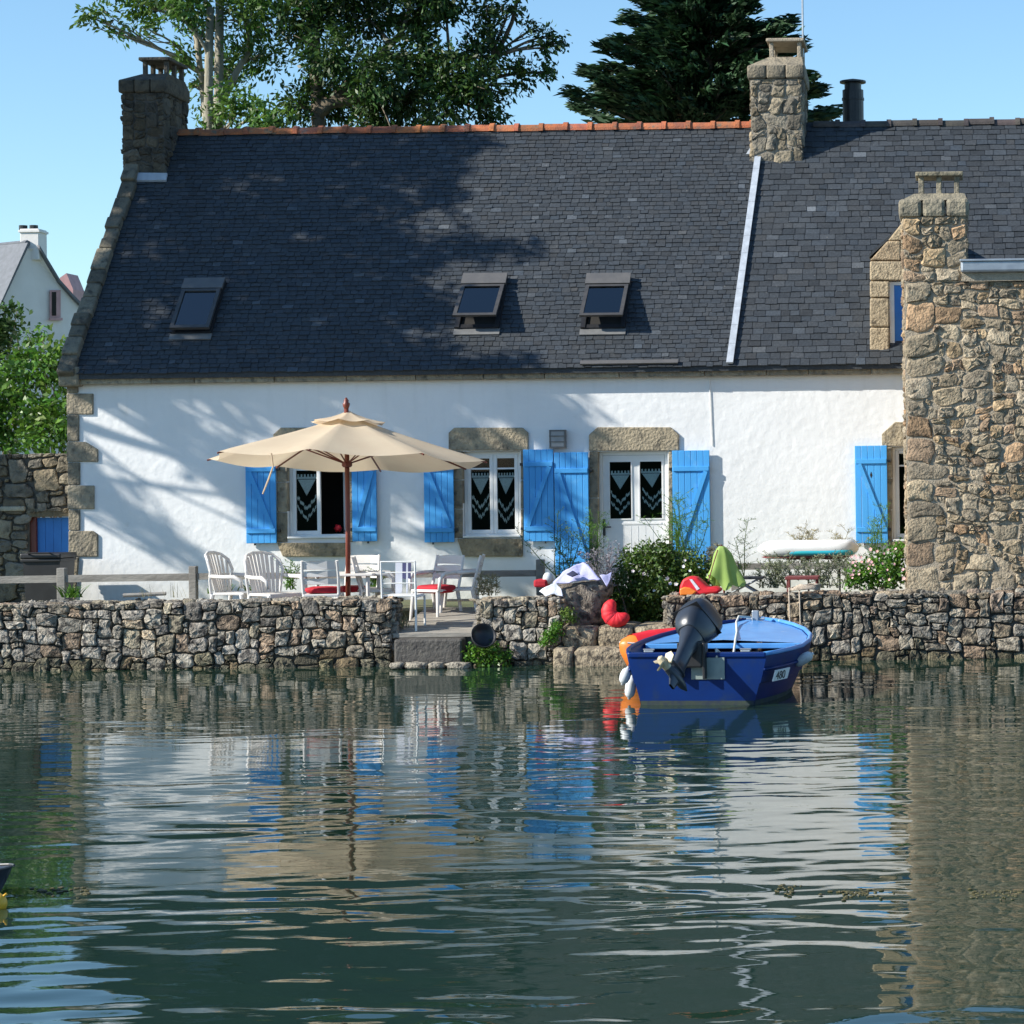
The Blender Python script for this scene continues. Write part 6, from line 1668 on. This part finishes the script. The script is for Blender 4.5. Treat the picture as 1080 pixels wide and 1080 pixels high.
def stem_plant(name, label, px, py0, py1, Y, seed, n=5, wpx=14, feather=True, m=None, group=None, flower=None, fine=.008):
    rg = random.Random(seed); k = (CD+Y)/F
    base = P(px, py0, Y); H = P(px, py1, Y).z-base.z
    r = thing(name, label, 'plant', tuple(base), group); st = MB(); lf = MB(); fl_ = MB()
    for i in range(n):
        bx = base.x+rg.gauss(0, wpx*k*.25); top = Vector((base.x+rg.gauss(0, wpx*k*.6), Y+rg.gauss(0, .1), base.z+H*rg.uniform(.62, 1.0)))
        pts = limb(st, (bx, Y, base.z), tuple(top), .008, .003, rg, 6, .03)
        for j in range(1, 6):
            for s in range(3):
                p = pts[j-1].lerp(pts[j], rg.random()); az = rg.uniform(0, 6.28); ln = H*rg.uniform(.10, .22)
                e = p+Vector((math.cos(az)*ln, math.sin(az)*ln, ln*rg.uniform(.2, .9)))
                st.tube([p, p.lerp(e, .5)+Vector((0, 0, ln*.08)), e], [.003, .0025, .002], 4)
                nn = 9 if feather else 4
                for q in range(nn):
                    t = rg.uniform(.25, 1); c = p.lerp(e, t); d = Vector((rg.gauss(0, 1), rg.gauss(0, 1), rg.gauss(.5, .6))).normalized(); l = rg.uniform(.03, .08) if feather else rg.uniform(.03, .055)
                    u = d.orthogonal().normalized()*(fine if feather else l*.28)
                    kk = rg.uniform(.7, 1.4); lf.add([c-u*.3, c+d*l*.5+u*.5, c+d*l, c+d*l*.5-u*.5], [(0, 1, 2, 3)], (kk, kk, kk))
                if flower and j >= 4:
                    for q in range(8):
                        c = e+Vector((rg.gauss(0, .03), rg.gauss(0, .03), rg.gauss(0, .006))); fl_.add([c+Vector((-.008, 0, 0)), c+Vector((0, -.008, .004)), c+Vector((.008, 0, 0)), c+Vector((0, .008, .004))], [(0, 1, 2, 3)], flower)
    st.build('stem', m or M['leafbright'], r); lf.build('leaves', m or M['leafbright'], r)
    if flower: fl_.build('flower_heads', M['dryweed'], r)
    return r
FG = 'tall wild fennel and weeds along the cottage'
stem_plant('fennel_plant', 'feathery green fennel standing in front of the door shutter', 722, 615, 520, -3.0, 1, 10, 30, True, group=FG)
stem_plant('fennel_plant', 'tall yellow green fennel stem right of the door panes', 716, 600, 526, -2.6, 2, 4, 14, True, group=FG)
stem_plant('fennel_plant', 'thin green weed growing between the blue shutter and the door', 627, 610, 540, -3.2, 3, 6, 14, True, group=FG)
stem_plant('leafy_weed', 'dark sprawling weed in front of the left door shutter', 598, 612, 540, -3.6, 4, 8, 30, False, M['leafbush'], group=FG)
stem_plant('leafy_weed', 'grey lavender stalks left of the big bush', 641, 622, 572, -3.9, 5, 10, 22, False, mat('grey_stalk', (.28, .26, .27), .9, (.2, .18, .2), 8, tint=True), group=FG)
stem_plant('fennel_plant', 'single thin dark weed against the bare white wall right of the door', 784, 610, 540, -2.6, 6, 2, 8, True, M['leafbush'], group=FG)
stem_plant('dry_umbel', 'dry tan umbel flowers behind the paddle board, left clump', 846, 600, 552, -1.0, 7, 7, 26, True, M['dryweed'], FG, (1.3, 1.0, .7))
stem_plant('dry_umbel', 'dry tan umbel flowers behind the paddle board, right clump', 880, 600, 556, -1.0, 8, 6, 22, True, M['dryweed'], FG, (1.3, 1.0, .7))
stem_plant('dry_umbel', 'low dry weeds beside the lime green cloth', 748, 606, 572, -3.0, 9, 5, 16, True, M['dryweed'], FG, (1.2, .9, .8))
for i, (px, a, b, n, w_, lb) in enumerate([(822, 620, 580, 10, 22, 'silvery weeds left of the dark red table'), (808, 620, 590, 8, 18, 'silvery weeds right of the folding stool'), (872, 620, 585, 12, 26, 'silvery weeds right of the dark red table'), (893, 620, 580, 8, 18, 'pale grasses left of the yellow green bush'), (845, 612, 588, 6, 24, 'short weeds just behind the dark red table')]):
    stem_plant('silvery_weed', lb, px, a, b, -3.5, 20+i, n, w_, False, mat('silver_green', (.24, .27, .16), .8, (.18, .2, .12), 6, tint=True, trans=.2), 'weeds along the right quay wall')
stem_plant('fennel_plant', 'thin fennel in front of the narrow right shutter', 925, 600, 530, -2.5, 31, 5, 24, True, group=FG)
stem_plant('leafy_weed', 'pale sprig of weed at the top of the slipway', 515, 628, 604, -3.4, 32, 7, 22, True, M['dryweed'], group=FG)
stem_plant('leafy_weed', 'yellow flowering plant behind the chairs near the tubular chair', 398, 625, 596, -2.4, 33, 9, 20, False, M['leafbright'], group=FG)
stem_plant('leafy_weed', 'thin plant between the second chair and the table', 306, 622, 592, -2.4, 34, 6, 12, False, M['leafbright'], group=FG)

def tuft(name, label, px, py, Y, n, L, seed, m, wid=.018, spread=.5, blades_up=.9):
    rg = random.Random(seed); b = P(px, py, Y); mb = MB()
    for i in range(n):
        az = rg.uniform(0, 6.28); ln = L*rg.uniform(.55, 1.1); o = Vector((rg.gauss(0, L*.22), rg.gauss(0, L*.12), 0)); d = Vector((math.cos(az)*spread, math.sin(az)*spread, blades_up)).normalized()
        s = Vector((-math.sin(az), math.cos(az), 0))*wid*.5; k = rg.uniform(.65, 1.4); p = b+o; prev = None
        pts = []
        for j in range(5):
            t = j/4; q = p+d*ln*t+Vector((0, 0, -ln*.30*t*t)); ww = (1-t)**.7
            pts += [q-s*ww, q+s*ww]
        mb.add(pts, [(2*j, 2*j+1, 2*j+3, 2*j+2) for j in range(4)], (k, k, k))
    o = mb.build(name, m); tag(o, label, 'plant'); return o
tuft('spiky_plant', 'spiky green strap leaved plant at the left fence post', 75, 630, -4.3, 46, .34, 1, M['leafbright'], .03, .7, .9)
tuft('spiky_plant', 'dark low plant behind the leftmost chair', 236, 626, -2.6, 40, .26, 2, M['leafbush'], .025, .7)
tuft('spiky_plant', 'small low plant between the two rounded armchairs', 266, 624, -2.5, 40, .26, 3, M['leafbush'], .025, .7)
tuft('spiky_plant', 'thin reedy weeds growing under the tubular chair', 422, 662, -4.5, 40, .34, 4, M['dryweed'], .012, .35)
tuft('grass_tuft', 'wispy weeds on the left quay wall near the fence', 150, 630, -4.45, 14, .30, 5, M['dryweed'], .006, .3)
tuft('grass_tuft', 'thin grass beside the second fence post', 185, 630, -4.45, 10, .34, 6, M['dryweed'], .006, .3)
YT2 = QY-.22
bush('leafy_weed', 'fresh green weed clump at the waterline below the black tub', 'plant', [cb_(505, 688, 12, YT2), cb_(520, 690, 13, YT2), cb_(532, 694, 9, YT2), cb_(497, 694, 7, YT2), cb_(515, 699, 12, YT2, .5)], (PX(515, 702, YT2), YT2, 0), M['leafbright'], 411, .05, 1.0, .035)
bush('leafy_weed', 'light green mossy tuft at the left end of the stone steps', 'plant', [cb_(581, 670, 9, YT2+.05), cb_(587, 662, 8, YT2+.1), cb_(576, 676, 6, YT2)], (PX(582, 680, YT2), YT2, .2), M['leafbright'], 412, .035, 1.2, .025, .8, 1.6)
bush('leafy_weed', 'small green tuft in the joint left of the boulder', 'plant', [cb_(597, 649, 7, YT2+.1), cb_(603, 653, 5, YT2+.1)], (PX(598, 657, YT2), YT2+.1, .4), M['leafbush'], 413, .035, 1.2, .025)
bush('leafy_weed', 'dark ivy like weed mass in the passage left of the big bush', 'plant', [cb_(645, 630, 14, -3.6), cb_(652, 645, 12, -3.6), cb_(648, 612, 9, -3.6)], (PX(648, 650, -3.6), -3.6, .5), M['leafbush'], 414, .04, 1.0, .035, .4, .9)

# ---------------------------------------------------------------- floating weed
mb = MB(); rg = random.Random(8)
for (cx_, cy_, wx, n) in ((1050, 943, 34, 60), (905, 943, 30, 44), (830, 940, 16, 20), (60, 940, 26, 26), (420, 866, 12, 10), (505, 885, 12, 10), (88, 942, 8, 12)):
    for _ in range(n):
        px_, py_ = cx_+rg.gauss(0, wx*.45), cy_+rg.gauss(0, 2.6)
        dy = py_-PY0; v = -(px_-PX0)*math.sin(ROLL)-dy*math.cos(ROLL); Z = -CZ*F/v; c = P(px_, py_, Z-CD)
        mb.blob((c.x, c.y, .004), (rg.uniform(.005, .020), rg.uniform(.006, .022), .005), 7, 4, .3, _)
o = mb.build('floating_seaweed', M['weed']); tag(o, 'scattered flecks of brown seaweed floating on the water', 'seaweed', kind='stuff')
